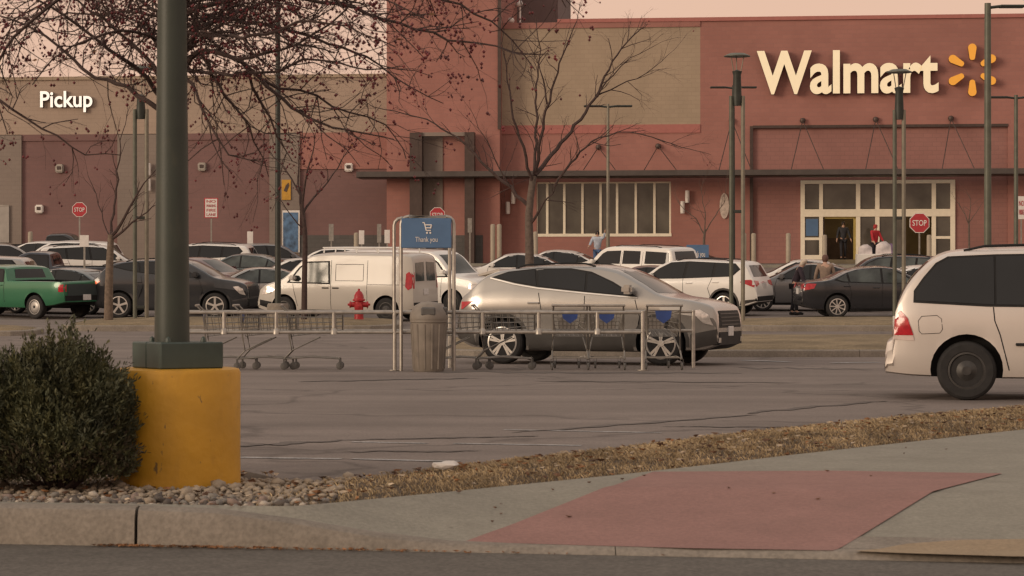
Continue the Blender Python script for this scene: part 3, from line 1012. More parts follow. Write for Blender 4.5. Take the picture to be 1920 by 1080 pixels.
KIND['minivan'] = dict(L=5.06, W=.975, tum=.22, plan=.13, xs=.55, wheels=(-1.62, 1.45), r=.335,
    top=[(-2.53, .55), (-2.51, .66), (-2.45, .705), (-2.435, .85), (-2.415, 1.02), (-2.376, 1.16), (-2.28, 1.345), (-2.17, 1.48), (-2.05, 1.595), (-1.95, 1.66), (-1.8, 1.71), (-1.5, 1.74), (0, 1.765), (.6, 1.73), (1.0, 1.58), (1.7, 1.12), (1.9, 1.04), (2.25, .92), (2.45, .75), (2.53, .52)],
    bot=[(-2.53, .30), (-2.2, .27), (-1.3, .245), (1, .245), (2.0, .25), (2.53, .30)],
    belt=[(-2.53, 1.0), (-1.5, 1.06), (1.2, 1.03), (1.8, .97), (2.53, .72)],
    win=[[(-2.19, 1.13), (-2.185, 1.23), (-2.085, 1.375), (-1.95, 1.535), (-1.82, 1.605), (-1.32, 1.63), (-1.315, 1.085)], [(-1.295, 1.63), (-.10, 1.65), (-.04, 1.07), (-1.29, 1.085)], [(.0, 1.66), (.55, 1.63), (.80, 1.52), (1.30, 1.07), (.05, 1.07)]],
    trim=[[(-2.215, 1.105), (-2.21, 1.24), (-2.105, 1.39), (-1.965, 1.555), (-1.83, 1.63), (-1.3, 1.652), (.0, 1.67), (.58, 1.64), (.86, 1.52), (1.38, 1.045), (0, 1.045), (-1.4, 1.06)]],
    seams=[[(-2.15, .78), (-2.16, .90), (-2.12, .95), (-1.95, .96), (-1.90, .92), (-1.89, .80), (-1.92, .76), (-2.12, .75), (-2.15, .78)], [(-1.325, 1.055), (-1.31, .90), (-1.25, .74), (-1.15, .34)], [(.03, .34), (.03, 1.05)], [(1.22, .40), (1.28, .8), (1.34, 1.04)]],
    handles=[(-.98, .635), (.30, .92)],
    tail=[[(-2.425, .95), (-2.36, 1.015), (-2.28, .93), (-2.235, .80), (-2.215, .735), (-2.43, .735)]],
    tailw=[[(-2.435, .73), (-2.215, .73), (-2.205, .675), (-2.43, .685)]],
    head=[[(1.95, .82), (2.2, .84), (2.38, .72), (2.4, .58), (2.1, .64)]],
    sill=[],
    ws=[(-.72, 1.10), (.72, 1.10), (.58, 1.64), (-.58, 1.64)], rg=[(-.68, 1.08), (.68, 1.08), (.58, 1.58), (-.58, 1.58)],
    grille=[(-.50, .76), (.50, .76), (.46, .58), (-.46, .58)], rtail=[(.74, .98), (.86, .98), (.88, .72), (.76, .72)], plate=.86, fplate=.46,
    fbump=[(-.74, .48), (.74, .48), (.70, .34), (-.70, .34)], rbump=[(-.7, .40), (.7, .40), (.66, .33), (-.66, .33)],
    rim='steel', mirror=(1.15, 1.12), rails=(-1.65, .3, 1.735), arch=False, cut=.405)
KIND['cargo_van'] = dict(L=4.75, W=.915, tum=.10, plan=.10, xs=.50, wheels=(-1.58, 1.53), r=.325,
    top=[(-2.375, .55), (-2.365, 1.1), (-2.33, 1.70), (-2.28, 1.82), (-2.1, 1.87), (0, 1.89), (.6, 1.85), (.95, 1.72), (1.55, 1.22), (1.72, 1.13), (2.1, 1.02), (2.28, .86), (2.37, .58)],
    bot=[(-2.375, .34), (-2.0, .26), (-1, .21), (1, .21), (2.0, .23), (2.37, .30)],
    belt=[(-2.375, 1.05), (0, 1.05), (1.2, 1.0), (1.7, .96), (2.37, .78)],
    win=[[(.18, 1.60), (.82, 1.58), (1.02, 1.44), (1.34, 1.06), (.15, 1.04)]],
    trim=[[(.13, 1.64), (.84, 1.62), (1.07, 1.46), (1.44, 1.03), (.1, 1.0)]],
    seams=[[(.08, .32), (.08, 1.66)], [(1.1, .40), (1.18, .7), (1.25, 1.0)], [(-1.02, .34), (-1.02, 1.66)], [(-1.02, 1.0), (-2.2, 1.0)], [(-.9, 1.55), (-.06, 1.55)], [(-.9, 1.1), (-.06, 1.1)], [(-.9, 1.1), (-.9, 1.55)], [(-.06, 1.1), (-.06, 1.55)]],
    handles=[(.24, .90), (-.07, .90)],
    tail=[[(-2.34, 1.25), (-2.25, 1.36), (-2.17, 1.30), (-2.16, .95), (-2.24, .86), (-2.34, .92)]],
    head=[[(1.78, .84), (2.02, .94), (2.18, .84), (2.2, .70), (1.95, .72)]],
    sill=[[(-1.1, .30), (1.05, .30), (1.05, .22), (-1.1, .22)], [(1.9, .50), (2.3, .56), (2.3, .40), (1.9, .30)]],
    ws=[(-.68, 1.16), (.68, 1.16), (.62, 1.70), (-.62, 1.70)], rg=None,
    rwin=[[(.08, 1.62), (.62, 1.60), (.66, 1.10), (.08, 1.10)], [(-.08, 1.62), (-.62, 1.60), (-.66, 1.10), (-.08, 1.10)]],
    grille=[(-.42, .84), (.42, .84), (.40, .66), (-.40, .66)], rtail=[(.72, 1.34), (.80, 1.34), (.83, .90), (.74, .90)], plate=.80, fplate=.46,
    fbump=[(-.74, .52), (.74, .52), (.70, .34), (-.70, .34)], rbump=[(-.80, .52), (.80, .52), (.78, .38), (-.78, .38)],
    rim='steel', mirror=(1.18, 1.12), rails=None, arch=False, cut=.385, rack=True)
KIND['full_van'] = dict(L=5.70, W=1.0, tum=.14, plan=.10, xs=.50, wheels=(-1.75, 1.75), r=.36,
    top=[(-2.85, .6), (-2.84, 1.2), (-2.80, 1.85), (-2.72, 2.0), (-2.4, 2.06), (0, 2.09), (.8, 2.06), (1.12, 1.92), (1.72, 1.34), (1.9, 1.26), (2.6, 1.12), (2.8, .92), (2.85, .55)],
    bot=[(-2.85, .42), (-2.4, .34), (-1, .28), (1, .28), (2.4, .30), (2.85, .36)],
    belt=[(-2.85, 1.16), (1.2, 1.14), (1.8, 1.08), (2.85, .86)],
    win=[[(-2.6, 1.80), (-1.4, 1.82), (-1.4, 1.22), (-2.6, 1.22)], [(-1.3, 1.82), (.0, 1.83), (.0, 1.22), (-1.3, 1.22)], [(.22, 1.80), (.92, 1.78), (1.14, 1.64), (1.50, 1.22), (.2, 1.18)]],
    trim=[[(.17, 1.84), (.95, 1.82), (1.2, 1.66), (1.6, 1.18), (.15, 1.14)]],
    seams=[[(.1, .45), (.1, 1.9)], [(1.3, .5), (1.36, 1.14)]], handles=[(.28, 1.02)],
    tail=[[(-2.82, 1.3), (-2.7, 1.3), (-2.7, .9), (-2.82, .9)]], head=[[(2.4, .98), (2.68, .98), (2.74, .80), (2.4, .80)]],
    sill=[], ws=[(-.76, 1.30), (.76, 1.30), (.68, 1.92), (-.68, 1.92)], rg=[(-.7, 1.25), (.7, 1.25), (.66, 1.8), (-.66, 1.8)],
    grille=[(-.55, 1.0), (.55, 1.0), (.55, .76), (-.55, .76)], rtail=[(.80, 1.3), (.90, 1.3), (.92, .9), (.82, .9)], plate=.8, fplate=.55,
    fbump=[(-.85, .62), (.85, .62), (.82, .44), (-.82, .44)], rbump=[(-.85, .62), (.85, .62), (.82, .48), (-.82, .48)],
    rim='steel', mirror=(1.45, 1.3), rails=None, arch=False, cut=.43)
KIND['large_suv'] = dict(L=5.40, W=1.0, tum=.22, plan=.12, xs=.5, wheels=(-1.62, 1.60), r=.385,
    top=[(-2.7, .62), (-2.69, 1.0), (-2.64, 1.25), (-2.56, 1.60), (-2.46, 1.83), (-2.3, 1.90), (0, 1.94), (.45, 1.90), (.72, 1.78), (1.22, 1.30), (1.4, 1.22), (2.35, 1.12), (2.6, 1.0), (2.7, .62)],
    bot=[(-2.7, .46), (-2.3, .38), (-1, .30), (1, .30), (2.2, .34), (2.7, .42)],
    belt=[(-2.7, 1.20), (1.1, 1.18), (1.4, 1.12), (2.7, .92)],
    win=[[(-2.40, 1.70), (-1.36, 1.74), (-1.36, 1.27), (-2.44, 1.27)], [(-1.12, 1.74), (-.34, 1.75), (-.34, 1.25), (-1.14, 1.26)], [(-.22, 1.75), (.42, 1.72), (.62, 1.62), (.98, 1.24), (-.22, 1.25)]],
    trim=[], seams=[[(-.28, .5), (-.28, 1.7)], [(.95, .55), (1.0, 1.15)], [(-1.24, .6), (-1.24, 1.7)]],
    handles=[(-.15, 1.08), (-1.08, 1.10)],
    tail=[[(-2.66, 1.28), (-2.54, 1.28), (-2.5, .92), (-2.66, .92)]], head=[[(2.3, 1.05), (2.55, 1.02), (2.62, .82), (2.35, .82)]],
    sill=[[(-1.1, .42), (1.1, .42), (1.1, .31), (-1.1, .31)]],
    ws=[(-.74, 1.26), (.74, 1.26), (.62, 1.78), (-.62, 1.78)], rg=[(-.72, 1.26), (.72, 1.26), (.64, 1.74), (-.64, 1.74)],
    grille=[(-.62, 1.02), (.62, 1.02), (.58, .72), (-.58, .72)], rtail=[(.80, 1.28), (.90, 1.28), (.94, .90), (.82, .90)], plate=.92, fplate=.6,
    fbump=[(-.85, .66), (.85, .66), (.82, .48), (-.82, .48)], rbump=[(-.85, .66), (.85, .66), (.82, .52), (-.82, .52)],
    rim='five', mirror=(.95, 1.28), rails=(-2.0, .1, 1.92), arch=False, cut=.46)
KIND['pickup'] = dict(L=5.55, W=.98, tum=.26, plan=.10, xs=.5, wheels=(-1.68, 1.68), r=.37,
    top=[(-2.775, .70), (-2.765, 1.22), (-2.72, 1.28), (-.64, 1.29), (-.60, 1.31), (-.54, 1.55), (-.46, 1.78), (-.25, 1.85), (.35, 1.865), (.68, 1.78), (1.15, 1.32), (1.32, 1.23), (2.25, 1.14), (2.6, 1.0), (2.77, .65)],
    bot=[(-2.775, .52), (-2.3, .42), (-1, .33), (1, .33), (2.2, .36), (2.77, .44)],
    belt=[(-2.775, 1.22), (1.1, 1.20), (1.4, 1.12), (2.77, .94)],
    win=[[(-.40, 1.68), (.32, 1.72), (.58, 1.60), (.94, 1.24), (-.44, 1.25)]],
    trim=[[(-.44, 1.72), (.34, 1.755), (.64, 1.62), (1.02, 1.21), (-.48, 1.22)]],
    seams=[[(-.50, .45), (-.50, 1.25)], [(.92, .5), (.98, 1.18)]], handles=[(-.34, 1.10)],
    tail=[[(-2.75, 1.16), (-2.62, 1.16), (-2.6, .88), (-2.75, .88)]], head=[[(2.25, 1.04), (2.52, 1.0), (2.6, .82), (2.3, .82)]],
    sill=[], ws=[(-.72, 1.28), (.72, 1.28), (.60, 1.76), (-.60, 1.76)], rg=[(-.60, 1.36), (.60, 1.36), (.54, 1.70), (-.54, 1.70)],
    grille=[(-.58, 1.02), (.58, 1.02), (.52, .70), (-.52, .70)], rtail=[(.78, 1.15), (.90, 1.15), (.92, .88), (.80, .88)], plate=.66, fplate=.55,
    fbump=[(-.84, .64), (.84, .64), (.80, .46), (-.80, .46)], rbump=[(-.86, .74), (.86, .74), (.84, .54), (-.84, .54)],
    rim='hub', mirror=(.95, 1.28), rails=None, arch=False, cut=.44, bed=True)

def lowered(k, f, r):
    q = lambda z: z if z < .45 else .45 + (z - .45) * f
    o = {}
    for key, v in k.items():
        if key in ('top', 'belt', 'ws', 'rg', 'grille', 'rtail', 'fbump', 'rbump'): o[key] = [(a_, q(b_)) for a_, b_ in v]
        elif key in ('win', 'trim', 'seams', 'tail', 'head', 'sill'): o[key] = [[(a_, q(b_)) for a_, b_ in p_] for p_ in v]
        elif key == 'handles': o[key] = [(a_, q(b_)) for a_, b_ in v]
        else: o[key] = v
    o['mirror'] = (k['mirror'][0], q(k['mirror'][1]))
    o['plate'], o['fplate'] = q(k['plate']), q(k['fplate'])
    o['r'] = r
    o['cut'] = r + .07
    o['bot'] = [(a_, b_ - .04) for a_, b_ in k['bot']]
    return o
KIND['low_pickup'] = lowered(KIND['pickup'], .74, .335)
def plan_f(k, x):
    h = k['L'] / 2
    a = abs(x)
    xs = h - k['xs']
    if a <= xs: return 1.0
    return 1.0 - k['plan'] * min(1, (a - xs) / (h - xs)) ** 2.4
def section(k, x):
    zt, zb, b = pch(k['top'], x), pch(k['bot'], x), pch(k['belt'], x)
    w = k['W'] * plan_f(k, x)
    b = max(min(b, zt - .05), zb + .06)
    h = zt - b
    cor = min(.11, h * .55)
    yw = w * .972 - k['tum'] * (h - cor)
    cr = min(.15, .06 + h * .5)
    crown = min(.035, h * .25)
    m = zb + (b - zb) * .52
    pts = [(0, zb), (w * .80, zb), (w * .92, zb + .02), (w * .95, zb + min(.09, (b - zb) * .25)), (w * (1 - k.get('crease', .016) * .8), zb + (b - zb) * .34),
           (w * (1 - k.get('crease', .016)), zb + (b - zb) * .58), (w, zb + (b - zb) * .78), (w * .972, b)]
    for f in (.33, .66, 1.0):
        pts.append((w * .972 + (yw - w * .972) * f, b + (h - cor) * f))
    z0, z1 = b + h - cor, zt - crown
    for a in (18, 36, 54, 72, 90):
        pts.append((yw - cr * (1 - math.cos(R(a))), z0 + (z1 - z0) * math.sin(R(a))))
    y1 = pts[-1][0]
    for f in (.66, .33, 0):
        pts.append((y1 * f, zt - crown * f * f))
    return pts
SECT = {}
def sec_c(kn, x):
    key = (kn, round(x, 3))
    if key not in SECT: SECT[key] = section(KIND[kn], x)
    return SECT[key]
def side_y(kn, x, z, off=0):
    p = sec_c(kn, x)
    for i in range(2, len(p) - 1):
        if p[i][1] <= z <= p[i + 1][1] and p[i + 1][1] > p[i][1]:
            t = (z - p[i][1]) / (p[i + 1][1] - p[i][1])
            return p[i][0] + t * (p[i + 1][0] - p[i][0]) + (off * (1 + 1.3 * min(2.5, abs((p[i + 1][0] - p[i][0]) / (p[i + 1][1] - p[i][1])))) if off else 0)
    return p[2][0] if z < p[2][1] else 0.0
def end_x(kn, y, z, sg):
    h = KIND[kn]['L'] / 2
    def inside(x):
        p = sec_c(kn, x)
        if z < p[1][1] or z > p[-1][1]: return False
        return abs(y) <= side_y(kn, x, z)
    x = h - .001
    step = .04
    while x > -h and not inside(sg * x): x -= step
    lo, hi = x, x + step
    for _ in range(6):
        mid = (lo + hi) / 2
        if mid > h - .001 or not inside(sg * mid): hi = mid
        else: lo = mid
    return sg * lo
PATCH = {}
def patch_side(kn, key, polys, off, sg, g=.07):
    """a panel that follows the flank, standing off it, with folded-in edges so that it has thickness"""
    kk = (kn, 's', key, sg)
    if kk in PATCH: return PATCH[kk]
    mb = MB()
    for poly in polys:
        v, f = grid_poly(poly, g)
        vs = [(x, sg * side_y(kn, x, z, off), z) for x, z in v]
        mb.add(vs, f)
        n = len(poly)
        rim = [(x, sg * side_y(kn, x, z, off), z) for x, z in poly] + [(x, sg * (side_y(kn, x, z) - .01), z) for x, z in poly]
        mb.add(rim, [(i, (i + 1) % n, (i + 1) % n + n, i + n) for i in range(n)])
    me = mb.mesh(key, 40)
    fix_side(me, sg, 1)
    PATCH[kk] = me
    return me
def patch_end(kn, key, polys, off, sg, g=.09):
    kk = (kn, 'e', key, sg)
    if kk in PATCH: return PATCH[kk]
    mb = MB()
    for poly in polys:
        v, f = grid_poly(poly, g)
        mb.add([(end_x(kn, y, z, sg) + sg * off, y, z) for y, z in v], f)
    me = mb.mesh(key, 50)
    fix_side(me, sg, 0)
    PATCH[kk] = me
    return me
def strip_poly(pl, w):
    a = []
    b = []
    for i, p in enumerate(pl):
        q0, q1 = pl[max(0, i - 1)], pl[min(len(pl) - 1, i + 1)]
        d = Vector((q1[0] - q0[0], q1[1] - q0[1])).normalized()
        a.append((p[0] - d.y * w, p[1] + d.x * w))
        b.append((p[0] + d.y * w, p[1] - d.x * w))
    return a + b[::-1]
def arch_polys(cx, cz, r0, r1, zmin):
    out = []
    N = 14
    for i in range(N):
        a0, a1 = R(-25 + 230 * i / N), R(-25 + 230 * (i + 1) / N)
        q = [(cx + r0 * math.cos(a0), cz + r0 * math.sin(a0)), (cx + r1 * math.cos(a0), cz + r1 * math.sin(a0)),
             (cx + r1 * math.cos(a1), cz + r1 * math.sin(a1)), (cx + r0 * math.cos(a1), cz + r0 * math.sin(a1))]
        if min(p[1] for p in q) > zmin: out.append(q)
    return out
BODY = {}
def body_mesh(kn):
    if kn in BODY: return BODY[kn]
    k = KIND[kn]
    h = k['L'] / 2
    xs = set()
    n = int(k['L'] / .075)
    for i in range(n + 1): xs.add(round(-h + k['L'] * i / n, 4))
    for i in range(1, 9):
        xs.add(round(-h + .30 * (i / 9) ** 1.6, 4))
        xs.add(round(h - .30 * (i / 9) ** 1.6, 4))
    for p in k['top']: xs.add(round(p[0], 4))
    xs = sorted(xs)
    xs = [x for i, x in enumerate(xs) if i == 0 or x - xs[i - 1] > .004]
    mb = MB()
    rings = []
    for x in xs:
        p = section(k, x)
        ring = [(x, y, z) for y, z in p] + [(x, -y, z) for y, z in p[-2:0:-1]]
        rings.append(ring)
    m = len(rings[0])
    for r in rings: mb.v.extend(r)
    for i in range(len(rings) - 1):
        for j in range(m):
            j2 = (j + 1) % m
            mb.f.append((i * m + j, i * m + j2, (i + 1) * m + j2, (i + 1) * m + j))
            mb.m.append(1 if (j < 1 or j >= m - 1) else 0)
    mb.f.append(tuple(range(m - 1, -1, -1)))
    mb.m.append(0)
    mb.f.append(tuple((len(rings) - 1) * m + j for j in range(m)))
    mb.m.append(0)
    me = bpy.data.meshes.new(kn + '_body')
    me.from_pydata(mb.v, [], mb.f)
    me.materials.append(paint('white', (.74, .72, .68)))
    me.materials.append(BLACKP)
    me.polygons.foreach_set('material_index', mb.m)
    fix_normals(me)
    o = bpy.data.objects.new('tmp', me)
    COL.objects.link(o)
    cut = MB()
    for wx in k['wheels']:
        for sg in (-1, 1):
            y0, y1 = sorted((sg * (k['W'] - .26), sg * (k['W'] + .2)))
            N = 28
            ring = [(wx + k['cut'] * math.cos(2 * math.pi * i / N), k['r'] + .01 + k['cut'] * math.sin(2 * math.pi * i / N)) for i in range(N)]
            cut.prism(ring, y0, y1)
    if k.get('bed'):
        cut.box(-2.66, -.70, -k['W'] + .09, k['W'] - .09, .72, 1.6)
    cme = cut.mesh('cut')
    cme.materials.append(BLACKP)
    fix_normals(cme)
    c = bpy.data.objects.new('cut', cme)
    COL.objects.link(c)
    md = o.modifiers.new('b', 'BOOLEAN')
    md.operation = 'DIFFERENCE'
    md.object = c
    md.solver = 'EXACT'
    try: md.material_mode = 'TRANSFER'
    except Exception: pass
    out = evaluated_mesh(o)
    bpy.data.objects.remove(o)
    bpy.data.objects.remove(c)
    smooth(out, 21)
    BODY[kn] = out
    return out
WHEELM = {}
def wheel_meshes(style, r):
    key = (style, r)
    if key in WHEELM: return WHEELM[key]
    rr = r * (.70 if style in ('split', 'five', 'multi') else .62)
    t = MB()
    w = .105
    t.lathe([(rr - .01, -w * .8), (rr + .012, -w), (r - .04, -w), (r - .012, -w * .8), (r, -w * .5), (r, w * .5), (r - .012, w * .8), (r - .04, w), (rr + .012, w), (rr - .01, w * .8)], 32, axis='y')
    t.lathe([(.001, -w * .25), (rr, -w * .25)], 24, axis='y')     # dark well behind the spokes
    tm = fix_normals(t.mesh('tyre', 30))
    m = MB()
    y = -w * .92
    m.lathe([(rr + .008, y + .05), (rr + .008, y), (rr - .018, y - .004), (rr - .03, y + .02), (rr - .03, y + .06)], 32, axis='y')
    if style in ('five', 'split', 'multi'):
        n = {'five': 5, 'split': 5, 'multi': 9}[style]
        m.lathe([(.001, y + .0), (.05, y + .0), (.065, y + .02), (.065, y + .05)], 16, axis='y')
        for i in range(n):
            for da in ((-.13, .13) if style == 'split' else (0,)):
                a = 2 * math.pi * i / n + da + .3
                wd = .022 if style == 'split' else (.034 if style == 'five' else .019)
                ux, uz = math.cos(a), math.sin(a)
                tx, tz = -uz, ux
                r0, r1 = .05, rr - .02
                vs = []
                for q, ww in ((r0, wd), (r1, wd * 1.25)):
                    for s_, yy in ((-1, y + .045), (-.75, y + .004), (.75, y + .004), (1, y + .045)):
                        vs.append((ux * q + tx * ww * s_, yy, uz * q + tz * ww * s_))
                m.add(vs, [(0, 1, 5, 4), (1, 2, 6, 5), (2, 3, 7, 6), (3, 0, 4, 7)])
    else:
        prof = [(.001, y - .012), (.05, y - .012), (.07, y + .004), (rr * .55, y + .012), (rr * .66, y + .028), (rr - .03, y + .05)]
        if style == 'hub': prof = [(.001, y + .03), (.038, y + .03), (.042, y - .006), (.09, y - .008), (rr * .8, y + .012), (rr - .02, y + .03)]
        m.lathe(prof, 28, axis='y')
        for i in range(8 if style == 'steel' else 0):          # hand holes as dark raised rims
            a = 2 * math.pi * i / 8
            cx, cz = rr * .72 * math.cos(a), rr * .72 * math.sin(a)
            m.lathe([(.026, y + .035), (.020, y + .020), (.012, y + .034)], 8, c=(cx, 0, cz), axis='y')
    rm = fix_normals(m.mesh('rim', 35))
    WHEELM[key] = (tm, rm)
    return tm, rm
MISC = {}
def misc(key, fn):
    if key not in MISC: MISC[key] = fn()
    return MISC[key]

VEH = 0
def vehicle(kn, name, label, px, d, heading, paint_m, group='parked cars in the lot', cat='car', glass=None, rim_m=None, rim=None,
            lit=False, cladding=None, fplate=False, detail=2, dy=0.0, x=None, scale=1.0, rails=True, rack_m=None, gate_m=None):
    """heading in degrees, 0 = nose to the right of the picture, 90 = nose away from it"""
    k = KIND[kn]
    glass = glass or GLASS
    X0 = PX(px, d) if x is None else x
    sl = (terrain(d + 1) - terrain(d - 1)) / 2
    hd = R(heading)
    root = thing(name, label, cat, (X0, d, terrain(d) + dy), group=group)
    up = Vector((0, -sl, 1)).normalized()
    fw = Vector((math.cos(hd), math.sin(hd), 0))
    fw = (fw - up * fw.dot(up)).normalized()
    lf = up.cross(fw)
    root.rotation_euler = Matrix((fw, lf, up)).transposed().to_euler()
    root.scale = (scale,) * 3
    b = add_obj('body', body_mesh(kn), None, root)
    b.material_slots[0].link = 'OBJECT'
    b.material_slots[0].material = paint_m
    if len(b.material_slots) > 1:
        for s in b.material_slots[1:]:
            s.link = 'OBJECT'
            s.material = BLACKP
    clad = cladding or BLACKP
    for sg in (-1, 1):
        tr = [p for p in k['trim']]
        if tr: add_obj('window_surround', patch_side(kn, 'trim', tr, .004, sg), BLACKP, root)
        for i, w in enumerate(k['win']):
            add_obj('window', patch_side(kn, 'win%d' % i, [w], .009, sg), glass, root)
        if k['tail']: add_obj('tail_light', patch_side(kn, 'tail', k['tail'], .010, sg), TAILON if lit else TAILR, root)
        if k.get('tailw'): add_obj('reverse_light', patch_side(kn, 'tailw', k['tailw'], .009, sg), TAILW, root)
        add_obj('headlight', patch_side(kn, 'head', k['head'], .010, sg), HEADL, root)
        for i, sl_ in enumerate(k['sill']):
            add_obj('sill_cladding' if i == 0 else 'bumper_cladding', patch_side(kn, 'sill%d' % i, [sl_], .006, sg), clad, root)
        if k['arch'] and cladding is not False:
            for i, wx in enumerate(k['wheels']):
                add_obj('arch_cladding', patch_side(kn, 'arch%d' % i, arch_polys(wx, k['r'] + .01, k['cut'] - .003, k['cut'] + .055, pch(k['bot'], wx) + .03), .007, sg), clad, root)
        if detail >= 1:
            for i, s in enumerate(k['seams']):
                add_obj('door_seam', patch_side(kn, 'seam%d' % i, [strip_poly(s, .003 if len(s) > 6 else .006)], .003, sg), BLACKP, root)
            for hx, hz in k['handles']:
                yy = side_y(kn, hx, hz)
                me = misc((kn, 'handle', hx, sg), lambda: MB().box(hx - .10, hx + .10, min(sg * (yy - .005), sg * (yy + .028)), max(sg * (yy - .005), sg * (yy + .028)), hz - .016, hz + .016, .008).mesh('handle'))
                add_obj('door_handle', me, BLACKP if kn in ('minivan', 'cargo_van', 'pickup') else paint_m, root)
        mx_, mz = k['mirror']
        def mk():
            yy = side_y(kn, mx_, mz)
            q = MB()
            y0, y1 = sorted((sg * (yy + .04), sg * (yy + .24)))
            q.box(mx_ - .08, mx_ + .10, y0, y1, mz - .02, mz + .13, .04)
            y0, y1 = sorted((sg * (yy - .04), sg * (yy + .10)))
            q.box(mx_ - .02, mx_ + .05, y0, y1, mz - .03, mz + .02, .01)
            return q.mesh('mirror', 40)
        add_obj('wing_mirror', misc((kn, 'mirror', sg), mk), paint_m, root)
        if k['rails'] and rails:
            x0, x1, z = k['rails']
            def mkr():
                q = MB()
                pts = []
                for i in range(9):
                    xx = x0 + (x1 - x0) * i / 8
                    s = sec_c(kn, xx)
                    lift = .005 if i in (0, 8) else .045
                    pts.append((xx, sg * (s[14][0]), s[14][1] + lift))
                q.tube(pts, .016, 6)
                return q.mesh('rail', 50)
            add_obj('roof_rail', misc((kn, 'rail', sg), mkr), BLACKP, root)
    add_obj('windshield', patch_end(kn, 'ws', [k['ws']], .008, 1), GLASSW, root)
    if k['rg']: add_obj('rear_window', patch_end(kn, 'rg', [k['rg']], .008, -1), glass, root)
    for i, w in enumerate(k.get('rwin', [])):
        add_obj('rear_door_window', patch_end(kn, 'rw%d' % i, [w], .008, -1), glass, root)
    add_obj('grille', patch_end(kn, 'grille', [k['grille']], .008, 1), BLACKP, root)
    add_obj('front_bumper', patch_end(kn, 'fb', [k['fbump']], .010, 1), BLACKP, root)
    add_obj('rear_bumper', patch_end(kn, 'rb', [k['rbump']], .010, -1), BLACKP, root)
    for sg in (-1, 1):
        add_obj('tail_light', patch_end(kn, 'rtail%d' % sg, [[(sg * y, z) for y, z in k['rtail']]], .010, -1), TAILON if lit else TAILR, root)
    def plate_mesh(sg, z):
        q = MB()
        xx = end_x(kn, 0, z, sg)
        a, bb = sorted((xx - sg * .01, xx + sg * .022))
        q.box(a, bb, -.155, .155, z - .08, z + .08, .004)
        return q.mesh('plate')
    add_obj('licence_plate', misc((kn, 'plate'), lambda: plate_mesh(-1, k['plate'])), PLATE, root)
    if fplate: add_obj('licence_plate', misc((kn, 'fplate'), lambda: plate_mesh(1, k['fplate'])), PLATE, root)
    if gate_m: add_obj('tailgate', patch_end(kn, 'gate', [[(-.74, .98), (.74, .98), (.76, .66), (-.76, .66)]], .012, -1), gate_m, root)
    st = rim or k['rim']
    tm, rm = wheel_meshes(st, k['r'])
    rmat = rim_m or {'steel': STEELR, 'hub': HUBG}.get(st, ALLOY)
    for wx in k['wheels']:
        for sg in (-1, 1):
            w = bpy.data.objects.new('wheel', None)
            COL.objects.link(w)
            w.parent = root
            w.location = (wx, sg * (k['W'] - .125), k['r'])
            w.rotation_euler = (0, 0, 0 if sg < 0 else math.pi)
            add_obj('tyre', tm, RUBBER, w)
            add_obj('rim', rm, rmat, w)
    if kn == 'crossover':
        def spo():
            q = MB()
            for yy0, yy1 in ((-.58, .58),):
                q.add([(-1.98, yy0, 1.50), (-1.98, yy1, 1.50), (-1.60, yy1, 1.60), (-1.60, yy0, 1.60), (-1.96, yy0, 1.47), (-1.96, yy1, 1.47), (-1.58, yy1, 1.55), (-1.58, yy0, 1.55)],
                      [(0, 3, 2, 1), (4, 5, 6, 7), (0, 1, 5, 4), (1, 2, 6, 5), (2, 3, 7, 6), (3, 0, 4, 7)])
            return q.mesh('spoiler')
        add_obj('rear_spoiler', misc('spoiler', spo), paint_m, root)
    if kn == 'crossover' and fplate:          # bright strip along the foot of the side glass and lower grille slats
        for sg in (-1, 1):
            add_obj('window_trim', patch_side(kn, 'chrome', [strip_poly([(-1.66, 1.44), (-1.22, 1.335), (-.8, 1.268), (0, 1.19), (.94, 1.11)], .011)], .012, sg), ALLOY, root)
        for i in range(4):
            z = .66 + .06 * i
            add_obj('grille_slat', patch_end(kn, 'slat%d' % i, [[(-.58, z), (.58, z), (.58, z + .02), (-.58, z + .02)]], .016, 1), STEELR, root)
        for sg in (-1, 1):
            add_obj('fog_light', patch_end(kn, 'fog%d' % sg, [[(sg * .62, .46), (sg * .76, .46), (sg * .74, .38), (sg * .62, .38)]], .016, 1), HEADL, root)
    if k.get('rack') and rack_m:
        q = MB()
        for sg in (-1, 1): q.tube([(-2.1, sg * .62, 2.0), (.45, sg * .62, 2.0)], .022, 6)
        for xx in (-1.9, -1.25, -.6, .05, .40):
            q.tube([(xx, -.66, 1.86), (xx, -.62, 2.0), (xx, .62, 2.0), (xx, .66, 1.86)], .02, 6)
        add_obj('roof_rack', q.mesh('rack', 50), rack_m, root)
    return root
# ---------------------------------------------------------------- light pole on its yellow footing
PD = 14.75
px0 = PX(333, PD)
zb0 = .03
POLE = thing('light_pole', 'dark green steel light pole on round yellow concrete footing beside the bush', 'light pole', (px0, PD, zb0))
mb = MB()
zt = PZ(694, PD - .4) - zb0
mb.lathe([(.394, -.25), (.394, .02), (.392, .2), (.393, zt - .03), (.384, zt - .006), (.36, zt), (.001, zt)], 56)
mb.build('concrete_footing', YELLOW, POLE, sm=40)
bw = .215
M = Matrix.Rotation(R(33), 4, 'Z')
cov = MB()
for s in (-1, 1):          # two half covers with a seam between
    cov.box(-bw, bw, .004 if s > 0 else -bw, bw if s > 0 else -.004, zt, zt + .165, .008, M=M)
cov.build('base_cover', GREENB, POLE)
for s in range(4):
    a = R(33 + 45 + 90 * s)
    MB().lathe([(.001, .2), (.014, .19), (.018, .17), (.018, .155)], 8, c=(.17 * math.cos(a), .17 * math.sin(a), zt)).build('bolt', GREENB, POLE)
mb = MB()
